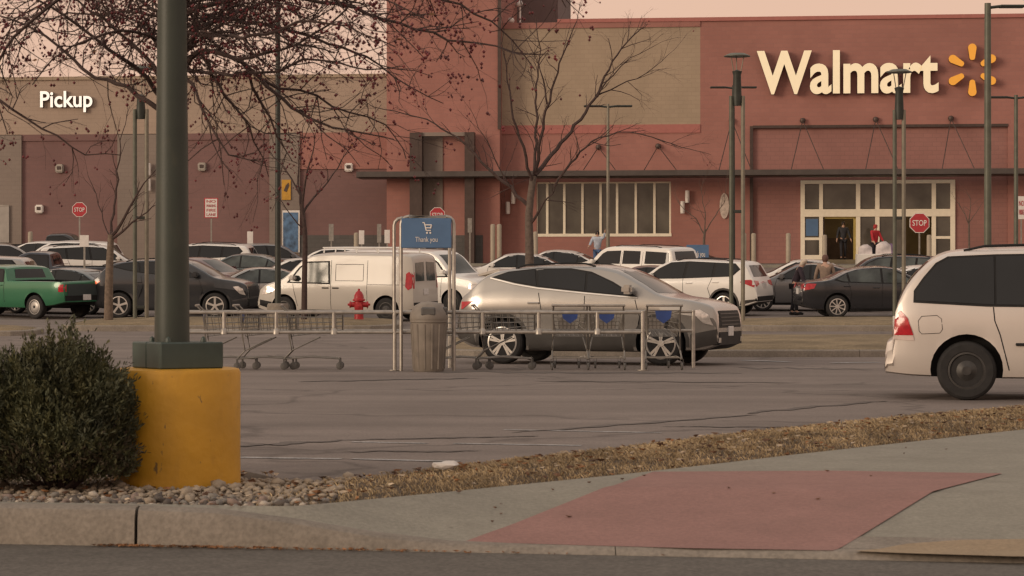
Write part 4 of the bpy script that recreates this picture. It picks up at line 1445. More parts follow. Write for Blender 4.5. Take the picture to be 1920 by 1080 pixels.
mb.lathe([(.112, zt + .10), (.110, zt + .17), (.100, zt + 1.4), (.088, zt + 2.6), (.06, zt + 7.2), (.001, zt + 7.25)], 40, c=(-.035, 0, 0))
mb.build('pole_shaft', GREENP, POLE, sm=40)
mb = MB().box(-.3, .9, -.18, .18, zt + 7.1, zt + 7.25, .03)
mb.build('lamp_head', GREENP, POLE)

# ---------------------------------------------------------------- yew bush beside the footing
def leaf_cloud(pts, size, jitter, rnd, per=1):
    """short needle sprays: slim bent blades on many stems"""
    v, f = [], []
    for p, up in pts:
        for _ in range(per):
            d = (up + Vector((rnd.gauss(0, jitter), rnd.gauss(0, jitter), rnd.gauss(0, jitter)))).normalized()
            s = d.cross(Vector((rnd.gauss(0, 1), rnd.gauss(0, 1), rnd.gauss(0, 1)))).normalized()
            L = size * rnd.uniform(.6, 1.4)
            w = L * .16
            b = len(v)
            q = p + Vector((rnd.gauss(0, .01), rnd.gauss(0, .01), rnd.gauss(0, .01)))
            v += [q - s * w * .4, q + s * w * .4, q + d * L * .6 + s * w, q + d * L, q + d * L * .6 - s * w]
            f.append((b, b + 1, b + 2, b + 3, b + 4))
    return v, f
def bush(name, label, cx, cy, rx, ry, hz, seed, n, zbase=.05):
    rnd = random.Random(seed)
    root = thing(name, label, 'bush', (cx, cy, zbase))
    stems = MB()
    buckets = [[], [], []]
    nst = int(26 * rx / .5)
    for i in range(nst):
        a = rnd.uniform(0, 2 * math.pi)
        rr = math.sqrt(rnd.random())
        ex, ey = rx * rr * math.cos(a), ry * rr * math.sin(a)
        ez = hz * (math.sqrt(max(.02, 1 - rr * rr * .8))) * rnd.uniform(.72, 1.0)
        p0 = Vector((ex * .2, ey * .2, 0))
        p1 = Vector((ex * .75, ey * .75, ez * .45))
        p2 = Vector((ex, ey, ez * .92))
        stems.tube([p0, p1, p2], [.012, .008, .003], 5)
    tips = []
    for i in range(n):
        a = rnd.uniform(0, 2 * math.pi)
        t = rnd.random()
        ph = math.acos(1 - 1.02 * t) if t < .98 else math.pi / 2
        rr = rnd.uniform(.55, 1.0) ** .6
        lump = 1 + .24 * noise.noise((math.cos(a) * 2.2 + seed, math.sin(a) * 2.2, ph * 2.6)) + .10 * noise.noise((math.cos(a) * 6 + seed, math.sin(a) * 6, ph * 7))
        q = Vector((rx * rr * lump * math.sin(ph) * math.cos(a), ry * rr * lump * math.sin(ph) * math.sin(a), .10 + (hz - .1) * rr * lump * math.cos(ph)))
        if q.z < .07: continue
        up = Vector((q.x * .9, q.y * .9, q.z * .5 + .32)).normalized()
        tips.append((q, up, rr))
    for _ in range(int(90 * rx / .47)):          # long shoots breaking the outline
        q, up, rr = rnd.choice(tips)
        if rr < .8: continue
        u2 = (up + Vector((rnd.gauss(0, .3), rnd.gauss(0, .3), rnd.gauss(.25, .2)))).normalized()
        for s in range(4): tips.append((q + u2 * .03 * (s + 1) * rnd.uniform(.8, 1.3), u2, .9))
    for q, up, rr in tips:
        L = rnd.uniform(.05, .13) * (2.0 if rnd.random() < .05 else 1)
        for s in range(6):
            c = noise.noise((q.x * 7, q.y * 7, q.z * 7)) + rnd.gauss(0, .25)
            k = 2 if (q.z < .28 * hz and rnd.random() < .5) else (1 if c > .10 and rr > .8 else 0)
            buckets[k].append((q + up * L * (s / 5 - .3), up))
    for k, m, nm in ((0, NEEDLE, 'foliage'), (1, NEEDLE2, 'foliage'), (2, NEEDLED, 'foliage')):
        v, f = leaf_cloud(buckets[k], .030, .5, rnd, 3)
        mb = MB()
        mb.v = v
        mb.f = f
        mb.m = [0] * len(f)
        o = mb.build(nm, m, root)
        o['kind'] = 'stuff'
    stems.build('stems', BARKD, root)
    return root
bush('evergreen_bush', 'rounded dark green evergreen bush in front of the yellow footing', PX(108, 14.30), 14.30, .47, .42, .84, 3, 5200)
bush('evergreen_bush', 'darker evergreen bush cut off by the left edge of the picture', PX(-70, 14.2), 14.2, .34, .34, .74, 5, 3600)

# ---------------------------------------------------------------- river stones, turf, litter in the bed
STM = []
for s in range(6):
    rnd = random.Random(40 + s)
    bm = bmesh.new()
    bmesh.ops.create_icosphere(bm, subdivisions=1, radius=1.0)
    sx, sy, sz_ = rnd.uniform(.8, 1.45), rnd.uniform(.65, 1.0), rnd.uniform(.5, .85)
    for v in bm.verts:
        k = 1 + .38 * noise.noise(v.co * 1.5 + Vector((s * 7, 0, 0)))
        v.co = Vector((v.co.x * sx * k, v.co.y * sy * k, v.co.z * sz_ * k))
    for f in bm.faces: f.smooth = True
    me = bpy.data.meshes.new('stone')
    bm.to_mesh(me)
    bm.free()
    STM.append(me)
rnd = random.Random(11)
xr = lambda px: PX(px, 14)
spots = []
tries = 0
while len(spots) < 1200 and tries < 14000:
    tries += 1
    px = rnd.uniform(-60, 640)
    x = xr(px)
    dens = 1.0 if px < 470 else max(0.05, 1 - (px - 470) / 190)
    if rnd.random() > dens: continue
    y = yb(x) + .03 + rnd.random() ** 1.35 * min(1.9, max(.5, yg(x) - yb(x)))
    r = rnd.choice((.014, .018, .022, .027, .033, .042)) * rnd.uniform(.85, 1.15)
    if (Vector((x, y, 0)) - Vector((px0, PD, 0))).length < .397 + r * .7: continue
    ok = True
    for (a, b, c) in spots:
        if (a - x) ** 2 + (b - y) ** 2 < ((c + r) * .98) ** 2:
            ok = False
            break
    if ok: spots.append((x, y, r))
spots.sort(key=lambda q: q[1] - q[2] * 12)
rest = MB()
for i, (x, y, r) in enumerate(spots):
    z = zbed(x, y) + r * .42
    rot = (rnd.gauss(0, .45), rnd.gauss(0, .45), rnd.uniform(0, 6.28))
    mi = rnd.choices(range(5), (4, 4, 3, 3, 1.5))[0]
    me = STM[rnd.randrange(6)]
    if i < 290:
        o = add_obj('stone', me, STONES[mi], bed, (x, y, z), rot)
        o.scale = (r, r, r)
    else:
        Mx = Matrix.LocRotScale(Vector((x, y, z)), Matrix.Rotation(rot[2], 3, 'Z').to_euler(), Vector((r, r, r)))
        rest.add([Mx @ v.co for v in me.vertices], [tuple(p.vertices) for p in me.polygons], mi)
o = rest.build('stones', None, bed)
o.data.materials.clear()
for m in STONES: o.data.materials.append(m)
for p in o.data.polygons: p.use_smooth = True
o['kind'] = 'stuff'

def blades(name, n, m, seed, hmin, hmax, wmax, bias):
    rnd = random.Random(seed)
    v, f = [], []
    while len(f) < n:
        x = rnd.uniform(-1.75, 8.0)
        if rnd.random() > ss(-1.8, .2, x): continue
        a, b = yb(x), yg(x)
        y = a + .02 + (b - a - .05) * rnd.random()
        if rnd.random() > .55 + .6 * noise.noise((x * 2.2 + bias, y * 2.2, 1)): continue
        z = zbed(x, y)
        h = rnd.uniform(hmin, hmax)
        an = rnd.uniform(0, 6.28)
        lean = rnd.uniform(.3, 1.6) * h
        w = rnd.uniform(.5, 1) * wmax
        ca, sa = math.cos(an), math.sin(an)
        bI = len(v)
        v += [(x - sa * w, y + ca * w, z - .004), (x + sa * w, y - ca * w, z - .004), (x + ca * lean * .5 + sa * w * .7, y + sa * lean * .5 - ca * w * .7, z + h * .7), (x + ca * lean, y + sa * lean, z + h)]
        f.append((bI, bI + 1, bI + 2, bI + 3))
    mb = MB()
    mb.v, mb.f, mb.m = v, f, [0] * len(f)
    o = mb.build(name, m)
    return tag(o, None, None, None, 'stuff')
g1 = blades('dead_grass', 32000, STRAW, 3, .010, .034, .0035, 0)
tag(g1, 'straw coloured dead turf along the sidewalk edge', 'grass')
g2 = blades('dead_grass', 20000, STRAW2, 4, .010, .030, .0035, 9)
leaf_pale = mat('pale_leaf', (.42, .34, .25), .8, var=.3, scale=3)
tag(g2, 'browner matted dead turf in the strip by the sidewalk', 'grass')
def leaf_litter(name, n, m, seed, place, smin, smax, label):
    rnd = random.Random(seed)
    mb = MB()
    for _ in range(n):
        x, y, z = place(rnd)
        s = rnd.uniform(smin, smax)
        Mx = Matrix.Translation((x, y, z + s * .25)) @ Matrix.Rotation(rnd.uniform(0, 6.28), 4, 'Z') @ Matrix.Rotation(rnd.gauss(0, .5), 4, 'X')
        mb.add([Mx @ Vector(q) for q in ((-s, 0, s * .2), (-.3 * s, -.45 * s, 0), (s, 0, s * .35), (-.3 * s, .45 * s, .25 * s), (0, 0, -.12 * s))], [(0, 1, 4), (1, 2, 4), (2, 3, 4), (3, 0, 4)])
    return tag(mb.build(name, m), label, 'leaves', None, 'stuff')
def in_bed(r):
    while True:
        x = r.uniform(-3.2, 7.5)
        y = yb(x) + r.random() * (yg(x) - yb(x))
        if (x - px0) ** 2 + (y - PD) ** 2 > .2: return x, y, zbed(x, y) + .015
def at_kerb(r):
    x = -2.0 + min(3.5, abs(r.gauss(0, 1.0))) - .3
    return x, yf(x) - abs(r.gauss(0, .035)) - .005, -.146
def on_walk(r):
    x = r.uniform(-2, 6)
    y = yf(x) + .2 + r.random() ** .5 * (yb(x) - yf(x) - .2)
    return x, y, zwalk(x, y) + .004
leaf_litter('leaf_litter', 380, DLEAF, 1, in_bed, .014, .036, 'dry orange leaves scattered over turf and stones')
leaf_litter('leaf_litter', 210, DLEAF2, 2, in_bed, .016, .045, 'dark brown leaves caught in the turf strip')
leaf_litter('leaf_litter', 460, leaf_pale, 8, in_bed, .012, .034, 'pale bleached leaves over the turf strip')
leaf_litter('leaf_litter', 260, DLEAF, 3, at_kerb, .008, .022, 'orange leaf scraps gathered in the gutter below the kerb')
leaf_litter('leaf_litter', 34, DLEAF2, 4, on_walk, .012, .026, 'few dark leaves lying on the concrete walk')
rnd = random.Random(4)
q = G(836, 871, .12)
mb = MB()
bm = bmesh.new()
bmesh.ops.create_icosphere(bm, subdivisions=2, radius=.05)
for v in bm.verts:
    k = 1 + .5 * noise.noise(v.co * 40)
    v.co = Vector((v.co.x * 1.8 * k, v.co.y * 1.0 * k, v.co.z * .55 * k + .02))
me = bpy.data.meshes.new('crumpled_paper')
bm.to_mesh(me)
bm.free()
tag(add_obj('crumpled_paper', me, mat('waste_paper', (.66, .62, .58), .7, var=.1), None, (q.x, q.y, zbed(q.x, q.y) + .03)), 'crumpled white paper lying at the edge of the turf', 'litter')

# ---------------------------------------------------------------- trees
def over_word(p):          # keep stray twigs off the lit word on the far wall
    return 60 < 960 + p.x / p.y * FPX < 192 and 160 < 540 - (p.z - CH) / p.y * FPX < 220 and p.y < 30
def grow(mb, p, d, L, r, depth, rnd, spread, tips, nseg=4, droop=0.0, n=5, kids=(2, 4), taper=.55, wig=.14, shrink=(.5, .75)):
    pts, rad = [p.copy()], [r]
    dd = d.normalized()
    for i in range(nseg):
        dd = (dd + Vector((rnd.gauss(0, wig), rnd.gauss(0, wig), rnd.gauss(0, wig) - droop))).normalized()
        pts.append(pts[-1] + dd * L / nseg)
        rad.append(r * (1 - (1 - taper) * (i + 1) / nseg))
    if p.y > 5 and any(over_word(q) for q in pts): return
    mb.tube(pts, rad, n if r > .008 else 3, cap=False)
    tips.append((pts[-1].copy(), dd.copy(), depth))
    if depth <= 0: return
    for _ in range(rnd.randint(*kids)):
        t = rnd.uniform(.3, 1.0)
        k = min(nseg - 1, int(t * nseg))
        q = pts[k].lerp(pts[k + 1], t * nseg - k)
        ax = dd.orthogonal().normalized()
        ax.rotate(Matrix.Rotation(rnd.uniform(0, 6.28), 3, dd))
        nd = (dd * math.cos(spread) + ax * math.sin(spread) * rnd.uniform(.6, 1.2)).normalized()
        grow(mb, q, nd, L * rnd.uniform(*shrink), rad[k] * rnd.uniform(.45, .62), depth - 1, rnd, spread, tips, max(2, nseg - 1), droop, n, kids, taper, wig, shrink)
def limb_px(limb, d0):
    return [P(a[0], a[1], d0 + (a[2] if len(a) > 2 else 0)) for a in limb]
def dense(pts, rad, step=.12):
    out, rr = [], []
    for i in range(len(pts) - 1):
        n = max(1, int((pts[i + 1] - pts[i]).length / step))
        for k in range(n):
            t = k / n
            p0, p1, p2, p3 = pts[max(0, i - 1)], pts[i], pts[i + 1], pts[min(len(pts) - 1, i + 2)]
            q = .5 * ((2 * p1) + (-p0 + p2) * t + (2 * p0 - 5 * p1 + 4 * p2 - p3) * t * t + (-p0 + 3 * p1 - 3 * p2 + p3) * t ** 3)
            out.append(q)
            f = (i + t) / (len(pts) - 1)
            rr.append(rad[0] + (rad[1] - rad[0]) * f ** .8)
    out.append(pts[-1])
    rr.append(rad[1])
    return out, rr

# crab apple whose trunk stands behind the light pole; its fruiting twigs hang across the top of the view
TD = 16.2
CT = thing('crab_apple_tree', 'bare crab apple with dark red fruit hanging across the top behind the pole', 'tree', (0, 0, 0))
rnd = random.Random(21)
trunk = MB()
tb = Vector((PX(327, TD), TD, zbed(PX(327, TD), TD) - .05))
trunk.tube([tb, tb + Vector((.01, 0, .5)), P(328, 400, TD), P(325, 250, TD), P(327, 130, TD), P(330, 0, TD), P(322, -140, TD)], [.085, .07, .064, .060, .052, .046, .035], 10)
trunk.build('trunk', BARKD, CT, sm=50)
LIMBS = [
    [(325, 235), (275, 145, -.2), (205, 92, -.4), (120, 35, -.5), (40, -20, -.6), (-80, -70, -.6)],
    [(325, 200), (285, 120, .2), (215, 55, .3), (150, 0, .4), (80, -60, .5)],
    [(326, 170), (300, 95, .4), (262, 20, .7), (230, -70, .9)],
    [(326, 230), (240, 165, .3), (160, 130, .5), (90, 70, .6), (0, 30, .8), (-90, 10, 1)],
    [(328, 150), (375, 95, -.3), (440, 108, -.5), (495, 100, -.6), (560, 82, -.7), (640, 25, -.9), (700, -40, -1)],
    [(328, 120), (400, 94, .3), (455, 118, .5), (490, 150, .6), (525, 165, .7), (590, 182, .8), (655, 208, .9), (720, 235, 1), (765, 300, 1)],
    [(330, 80), (400, 40, .5), (480, 45, .8), (560, 60, 1), (640, 90, 1.2), (710, 120, 1.3), (770, 165, 1.3), (830, 190, 1.3)],
    [(330, 30), (470, -10, -.3), (600, 0, -.4), (690, 25, -.5), (780, 55, -.6), (870, 78, -.6), (960, 92, -.7), (1030, 108, -.7)],
    [(330, -30), (480, -70, .5), (680, -50, .8), (800, -10, 1), (890, 25, 1), (960, 75, 1), (1000, 130, 1)],
    [(330, -60), (500, -130, 0), (760, -120, 0), (960, -70, -.2), (1040, -20, -.2), (1062, 14, -.2)],
    [(326, -40), (160, -80, .3), (0, -40, .5), (-70, 60, .5), (-30, 160, .4), (50, 222, .4), (110, 258, .4), (160, 288, .4), (225, 292, .4)],
    [(326, 0), (200, -40, -.5), (80, 20, -.7), (10, 90, -.7), (-10, 180, -.7), (20, 250, -.7)],
    [(378, 96, -.2), (410, 160, .2), (450, 215, .4), (480, 265, .5), (505, 330, .5)],
    [(456, 118, .5), (488, 190, .7), (520, 255, .8), (548, 300, .8)],
    [(490, 150, .6), (560, 210, .2), (620, 240, 0), (690, 250, 0), (735, 262, 0)],
    [(330, 100), (360, 160, -.6), (390, 230, -.8), (430, 290, -.9), (500, 305, -.9)],
    [(328, 60), (450, 20, .9), (560, -10, 1.4), (650, 10, 1.6), (730, 50, 1.7), (800, 110, 1.7)],
    [(330, 10), (420, -30, -1), (540, -50, -1.3), (640, -30, -1.5), (740, 10, -1.6), (810, 40, -1.6)],
    [(326, 90), (250, 60, -.6), (170, 70, -.9), (100, 110, -1), (60, 160, -1)],
    [(326, 50), (260, 0, .8), (190, -30, 1.1), (100, -10, 1.3), (30, 40, 1.4), (0, 100, 1.4)],
    [(330, 130), (430, 140, -.7), (520, 130, -.9), (600, 110, -1), (690, 130, -1), (760, 120, -1)],
    [(330, 60), (470, 70, -1), (580, 40, -1.2), (680, 60, -1.3), (740, 90, -1.3)],
]
for i in range(24):          # inner limbs that fill the crown
    tx, ty = (rnd.uniform(380, 800), rnd.uniform(-90, 120)) if i % 3 else (rnd.uniform(-80, 240), rnd.uniform(-90, 130))
    dz_ = rnd.uniform(-1.5, 1.7)
    sy = rnd.uniform(-60, 130)
    LIMBS.append([(328, sy), (328 + (tx - 328) * .35, min(sy, ty) - rnd.uniform(0, 40), dz_ * .4), (328 + (tx - 328) * .7, ty - rnd.uniform(0, 30), dz_ * .8), (tx, ty + rnd.uniform(0, 30), dz_)])
tw = MB()
tips = []
for i, lb in enumerate(LIMBS):
    pts = limb_px(lb, TD)
    q, rr = dense(pts, (.011 if i > 21 else .015 if i > 11 else .021, .0035), .10)
    q = [q[0]] + [a + Vector((rnd.gauss(0, .008), rnd.gauss(0, .01), rnd.gauss(0, .008))) for a in q[1:]]
    tw.tube(q, rr, 6, cap=False)
    for k in range(2, len(q) - 1):
        for _ in range(rnd.choice((1, 2, 2))):
            t = (q[k + 1] - q[k]).normalized()
            ax = Vector((rnd.gauss(0, 1), rnd.gauss(0, .8), rnd.gauss(-.05, 1))).normalized()
            nd = (t * .8 + ax * .9).normalized()
            grow(tw, q[k], nd, rnd.uniform(.16, .50), min(.0055, rr[k] * .7), 2, rnd, .75, tips, 3, .02, 4, (1, 3), .5, .25, (.4, .75))
tw.build('crown', BARKD, CT)
fr = MB()
OC = [(1, 0, 0), (-1, 0, 0), (0, 1, 0), (0, -1, 0), (0, 0, 1.15), (0, 0, -1.15)]
OF = [(0, 2, 4), (2, 1, 4), (1, 3, 4), (3, 0, 4), (2, 0, 5), (1, 2, 5), (3, 1, 5), (0, 3, 5)]
for p, d, dep in tips:
    if rnd.random() > .40 + .5 * noise.noise(p * 1.4): continue
    for _ in range(rnd.choice((1, 1, 1, 2, 3))):
        c = p + Vector((rnd.gauss(0, .012), rnd.gauss(0, .012), -.012 + rnd.gauss(0, .012)))
        r = rnd.uniform(.007, .0125)
        fr.add([c + Vector(o) * r for o in OC], OF)
for _ in range(70):          # denser bunches and withered leaves
    p = rnd.choice(tips)[0]
    for _ in range(rnd.randint(6, 14)):
        c = p + Vector((rnd.gauss(0, .03), rnd.gauss(0, .03), rnd.gauss(0, .03)))
        r = rnd.uniform(.007, .014)
        fr.add([c + Vector(o) * r for o in OC], OF)
o = fr.build('fruit', BERRY, CT, sm=80)
o['kind'] = 'stuff'
wl_ = MB()
for _ in range(60):
    p = rnd.choice(tips)[0]
    s = rnd.uniform(.015, .03)
    Mx = Matrix.Translation(p) @ Matrix.Rotation(rnd.uniform(0, 6.28), 4, 'Z') @ Matrix.Rotation(rnd.uniform(0, 3), 4, 'X')
    wl_.add([Mx @ Vector(q) for q in ((-s, 0, 0), (0, -.4 * s, .1 * s), (s, 0, .2 * s), (0, .4 * s, .1 * s))], [(0, 1, 2, 3)])
o = wl_.build('withered_leaves', DLEAF, CT)
o['kind'] = 'stuff'

# bare tree in the middle distance, limbs as in the photograph
def bare_tree(label, d, base_px, base_py, trunk_pts, r0, limbs, seed, twig=(.25, .7), bark=BARK, crown_bark=None, fruit=0, depth=3, tr=.012, density=1.0, step=.2):
    rnd = random.Random(seed)
    root = thing('bare_tree', label, 'tree', (PX(base_px, d), d, terrain(d)), group='bare trees in the lot')
    inv = Vector(root.location)
    mb = MB()
    pts = [Vector((PX(base_px, d), d, terrain(d) - .1))] + limb_px(trunk_pts, d)
    q, rr = dense(pts, (r0, r0 * .62), .3)
    mb.tube([a - inv for a in q], rr, 9)
    mb.build('trunk', bark, root, sm=50)
    cr = MB()
    tips = []
    for lb, ra in limbs:
        q, rr = dense(limb_px(lb, d), (ra, ra * .25), step)
        q = [q[0]] + [a + Vector((rnd.gauss(0, .02), rnd.gauss(0, .02), rnd.gauss(0, .015))) for a in q[1:]]
        cr.tube([a - inv for a in q], rr, 6)
        for k in range(2, len(q) - 1):
            if rnd.random() > density * .75: continue
            t = (q[k + 1] - q[k]).normalized()
            ax = Vector((rnd.gauss(0, 1), rnd.gauss(0, .8), rnd.gauss(.3, .8))).normalized()
            grow(cr, q[k] - inv, (t * 1.0 + ax * .8).normalized(), rnd.uniform(*twig), min(tr, rr[k] * .6), depth - 1, rnd, .6, tips, 3, -.02, 4, (2, 3), .5, .16, (.5, .8))
        grow(cr, q[-1] - inv, (q[-1] - q[-2]).normalized(), rnd.uniform(*twig) * 1.2, rr[-1], depth, rnd, .5, tips, 3, -.01, 4, (2, 4), .5, .15, (.5, .8))
    cr.build('crown', crown_bark or bark, root)
    if fruit:
        fr = MB()
        for p, dd, dep in tips:
            if rnd.random() < fruit:
                for _ in range(rnd.choice((1, 2, 3))):
                    c = p + Vector((rnd.gauss(0, .03),) * 3)
                    r = rnd.uniform(.015, .03)
                    fr.add([c + Vector(o) * r for o in OC], OF)
        o = fr.build('fruit', BERRY, root)
        o['kind'] = 'stuff'
    return root
bare_tree('tall bare tree with spreading forked limbs behind the silver crossover', 60.0, 990, 600, [(993, 480), (992, 400), (1000, 330)], .135, [
    ([(990, 385), (958, 352, .2), (915, 315, .4), (880, 280, .6), (845, 250, .8), (800, 225, 1), (740, 208, 1.2)], .055),
    ([(998, 345), (985, 295, -.3), (968, 240, -.5), (955, 185, -.6), (950, 120, -.7), (940, 80, -.7)], .05),
    ([(1001, 330), (1004, 270, .3), (1006, 210, .4), (1005, 160, .5), (1012, 110, .5), (1010, 60, .5)], .05),
    ([(1002, 325), (1015, 260, -.2), (1028, 190, -.3), (1040, 150, -.3), (1060, 90, -.4), (1075, 50, -.4)], .055),
    ([(1026, 195, -.3), (1018, 150, -.4), (1008, 120, -.4), (990, 85, -.5)], .028),
    ([(1003, 328), (1045, 280, .5), (1078, 235, .7), (1115, 185, .9), (1140, 130, 1), (1165, 90, 1), (1195, 60, 1.1)], .062),
    ([(1118, 180, .9), (1160, 160, 1), (1210, 140, 1.2), (1250, 105, 1.3)], .026),
    ([(1120, 182, .9), (1150, 140, .6), (1180, 110, .5), (1230, 85, .4)], .024),
    ([(1040, 350, -.4), (1060, 318, -.5), (1090, 285, -.8), (1125, 258, -1), (1180, 250, -1.1), (1240, 262, -1.2), (1290, 280, -1.2)], .036),
    ([(994, 420), (1015, 390, -.3), (1040, 350, -.4)], .045),
    ([(960, 355, .2), (930, 300, .0), (900, 240, -.2), (880, 200, -.3)], .02)], 5, (.35, .95), BARK, BARKD, .012)
bare_tree('slim bare tree with reddish fruit behind the white cargo van', 59.6, 570, 605, [(571, 520), (572, 440), (566, 390)], .085, [
    ([(566, 392), (555, 350, .1), (530, 310, .2), (505, 280, .3)], .035),
    ([(567, 390), (572, 340, -.2), (585, 300, -.3), (590, 255, -.4)], .04),
    ([(568, 400), (590, 370, .3), (615, 340, .5), (640, 300, .6), (665, 270, .7)], .035),
    ([(566, 395), (560, 330, .4), (562, 280, .4), (575, 225, .5)], .03),
    ([(570, 430), (548, 405, -.2), (530, 380, -.3), (512, 350, -.4)], .02)], 9, (.25, .6), BARKD, BARKD, .34)
bare_tree('pruned stocky bare tree beside the charcoal crossover at left', 60.2, 203, 602, [(204, 540), (206, 480), (208, 440)], .13, [
    ([(207, 445), (213, 400, .2), (219, 355, .2), (222, 300, .2), (228, 250, .3)], .045),
    ([(209, 442), (235, 405, -.3), (258, 362, -.4), (280, 330, -.5)], .05),
    ([(210, 448), (240, 425, -.5), (262, 408, -.6), (300, 380, -.8)], .04),
    ([(206, 450), (190, 400, .4), (175, 350, .5), (160, 320, .6)], .02)], 13, (.3, .7), BARKP, BARKD, 0, 2)
bare_tree('small bare tree in front of the brick wall right of the strip window', 97.0, 1322, 470, [(1320, 450), (1322, 430)], .07, [
    ([(1321, 440), (1305, 410), (1285, 395), (1270, 375)], .03), ([(1321, 436), (1322, 400), (1316, 370), (1318, 340)], .03),
    ([(1322, 436), (1340, 405), (1356, 380), (1362, 350)], .03)], 17, (.3, .8), BARK, BARK, 0, 2)
bare_tree('tiny bare tree against the brick right of the entrance', 99.0, 1818, 470, [(1817, 430), (1817, 410)], .05, [
    ([(1817, 420), (1805, 395), (1792, 375)], .025), ([(1817, 415), (1820, 385), (1812, 355)], .025), ([(1818, 416), (1832, 395), (1845, 375)], .02)], 19, (.25, .6), BARK, BARK, 0, 2)
# ---------------------------------------------------------------- lamp posts
def twin_lamp(label, px, d, top_py, body_py, post_top_py, gap_px, disc_px):
    """two slim posts carrying a lantern under a shallow round hood"""
    zt = terrain(d)
    root = thing('twin_lamp_post', label, 'lamp post', (PX(px, d), d, zt), group='twin lamp posts')
    s = d / FPX
    H = lambda py: PZ(py, d) - zt
    g = gap_px * s / 2
    for sg in (-1, 1):
        MB().tube([(sg * g, 0, -.1), (sg * g, 0, H(post_top_py))], .055, 10).build('post', LAMPG if sg < 0 else LAMPT, root, sm=50)
    for z in (H(post_top_py) - .15, H(post_top_py) * .5, .5):
        MB().box(-g - .05, g + .05, -.03, .03, z - .04, z + .04, .01).build('cross_bar', LAMPD, root)
    z0, z1 = H(post_top_py), H(body_py)
    MB().lathe([(.10, z0 - .25), (.12, z0), (.10, z1 - .1), (.13, z1), (.001, z1 + .05)], 14).build('lantern', LAMPD, root, sm=50)
    z2 = H(top_py)
    for a in range(3):
        q = R(90 + 120 * a)
        MB().tube([(.10 * math.cos(q), .10 * math.sin(q), z1 - .05), (.19 * math.cos(q), .19 * math.sin(q), z2 - .03)], .014, 6).build('hood_rod', LAMPT, root)
    w = disc_px * s / 2
    MB().lathe([(.001, z2 - .03), (w, z2 - .03), (w, z2 - .012), (w * .6, z2 + .05), (.001, z2 + .07)], 24).build('hood', LAMPG, root, sm=40)
    return root
twin_lamp('twin post lamp with round hood left of the cream letters', 1382, 60.6, 104, 134, 180, 22, 50)
twin_lamp('twin post lamp with round hood in front of the store entrance', 1686, 61.2, 134, 165, 206, 17, 48)
twin_lamp('twin post lamp beside the pruned tree behind the big green pole', 264, 61.0, 128, 180, 205, 22, 46)
def area_lamp(label, px, d, top_py, r0, r1, arms, m, base=True):
    zt = terrain(d)
    root = thing('area_lamp', label, 'lamp post', (PX(px, d), d, zt), group='tall area lamps')
    h = PZ(top_py, d) - zt
    MB().tube([(0, 0, -.1), (0, 0, h * .4), (0, 0, h)], [r0, (r0 + r1) / 2, r1], 12).build('pole_shaft', m, root, sm=50)
    if base: MB().lathe([(.28, -.1), (.28, .55), (.25, .6), (.001, .6)], 16).build('footing', KERBM, root, sm=40)
    for sg in arms:
        a = MB()
        a.tube([(0, 0, h - .12), (sg * .35, 0, h - .08)], .04, 8)
        a.box(min(sg * .3, sg * .95), max(sg * .3, sg * .95), -.15, .15, h - .12, h - .05, .02)
        a.build('lamp_head', LAMPD, root)
    return root
area_lamp('slim dark tall pole in front of the tan pilaster and blue poster', 521, 61.0, -90, .085, .055, (1,), LAMPD)
area_lamp('thick grey green tall pole crossing the yellow spark', 1852, 61.4, 6, .105, .085, (1,), LAMPG)
area_lamp('grey pole with two lamp heads at the right edge', 1905, 84.0, 178, .09, .07, (-1, 1), LAMPG, False)
area_lamp('thin pole with two flat lamp heads in front of strip window', 1140, 92.0, 195, .08, .055, (-1, 1), LAMPT, False)
area_lamp('thin pole with flat heads behind the hooded twin lamp', 1375, 96.0, 160, .08, .055, (-1, 1), LAMPD, False)

# ---------------------------------------------------------------- signs and posts near the store
def plate_text(root, body, x0, x1, z0, z1, y, m):
    me = fit_text(body, x0, x1, z0, z1, .004, .01)
    a = min(v.co.y for v in me.vertices)
    for v in me.vertices: v.co.y = y - .006 + (v.co.y - a) * .5
    add_obj('lettering', me, m, root)
def stop_sign(label, px, py, w_px, d, base_py=None):
    zt = terrain(d)
    root = thing('stop_sign', label, 'stop sign', (PX(px, d), d, zt), group='stop signs')
    s = d / FPX
    r = w_px * s / 2 / math.cos(R(22.5))
    zc = PZ(py, d) - zt
    ring = lambda q: [(q * math.cos(R(22.5 + 45 * i)), zc + q * math.sin(R(22.5 + 45 * i))) for i in range(8)]
    MB().prism(ring(r), -.01, .01).build('rim', SIGNW, root)
    MB().prism(ring(r * .93), -.014, -.009).build('face', SIGNR, root)
    plate_text(root, 'STOP', -r * .66, r * .66, zc - r * .27, zc + r * .27, -.016, SIGNW)
    MB().box(-.03, .03, .012, .05, -.1, zc + r * .9).build('post', POSTC, root)
    return root
stop_sign('stop sign in front of the dark brick panel at left', 149, 393, 27, 95)
stop_sign('stop sign whose top shows above the blue corral sign', 820, 403, 28, 95)
stop_sign('red stop sign in front of the store entrance', 1724, 418, 37, 92)
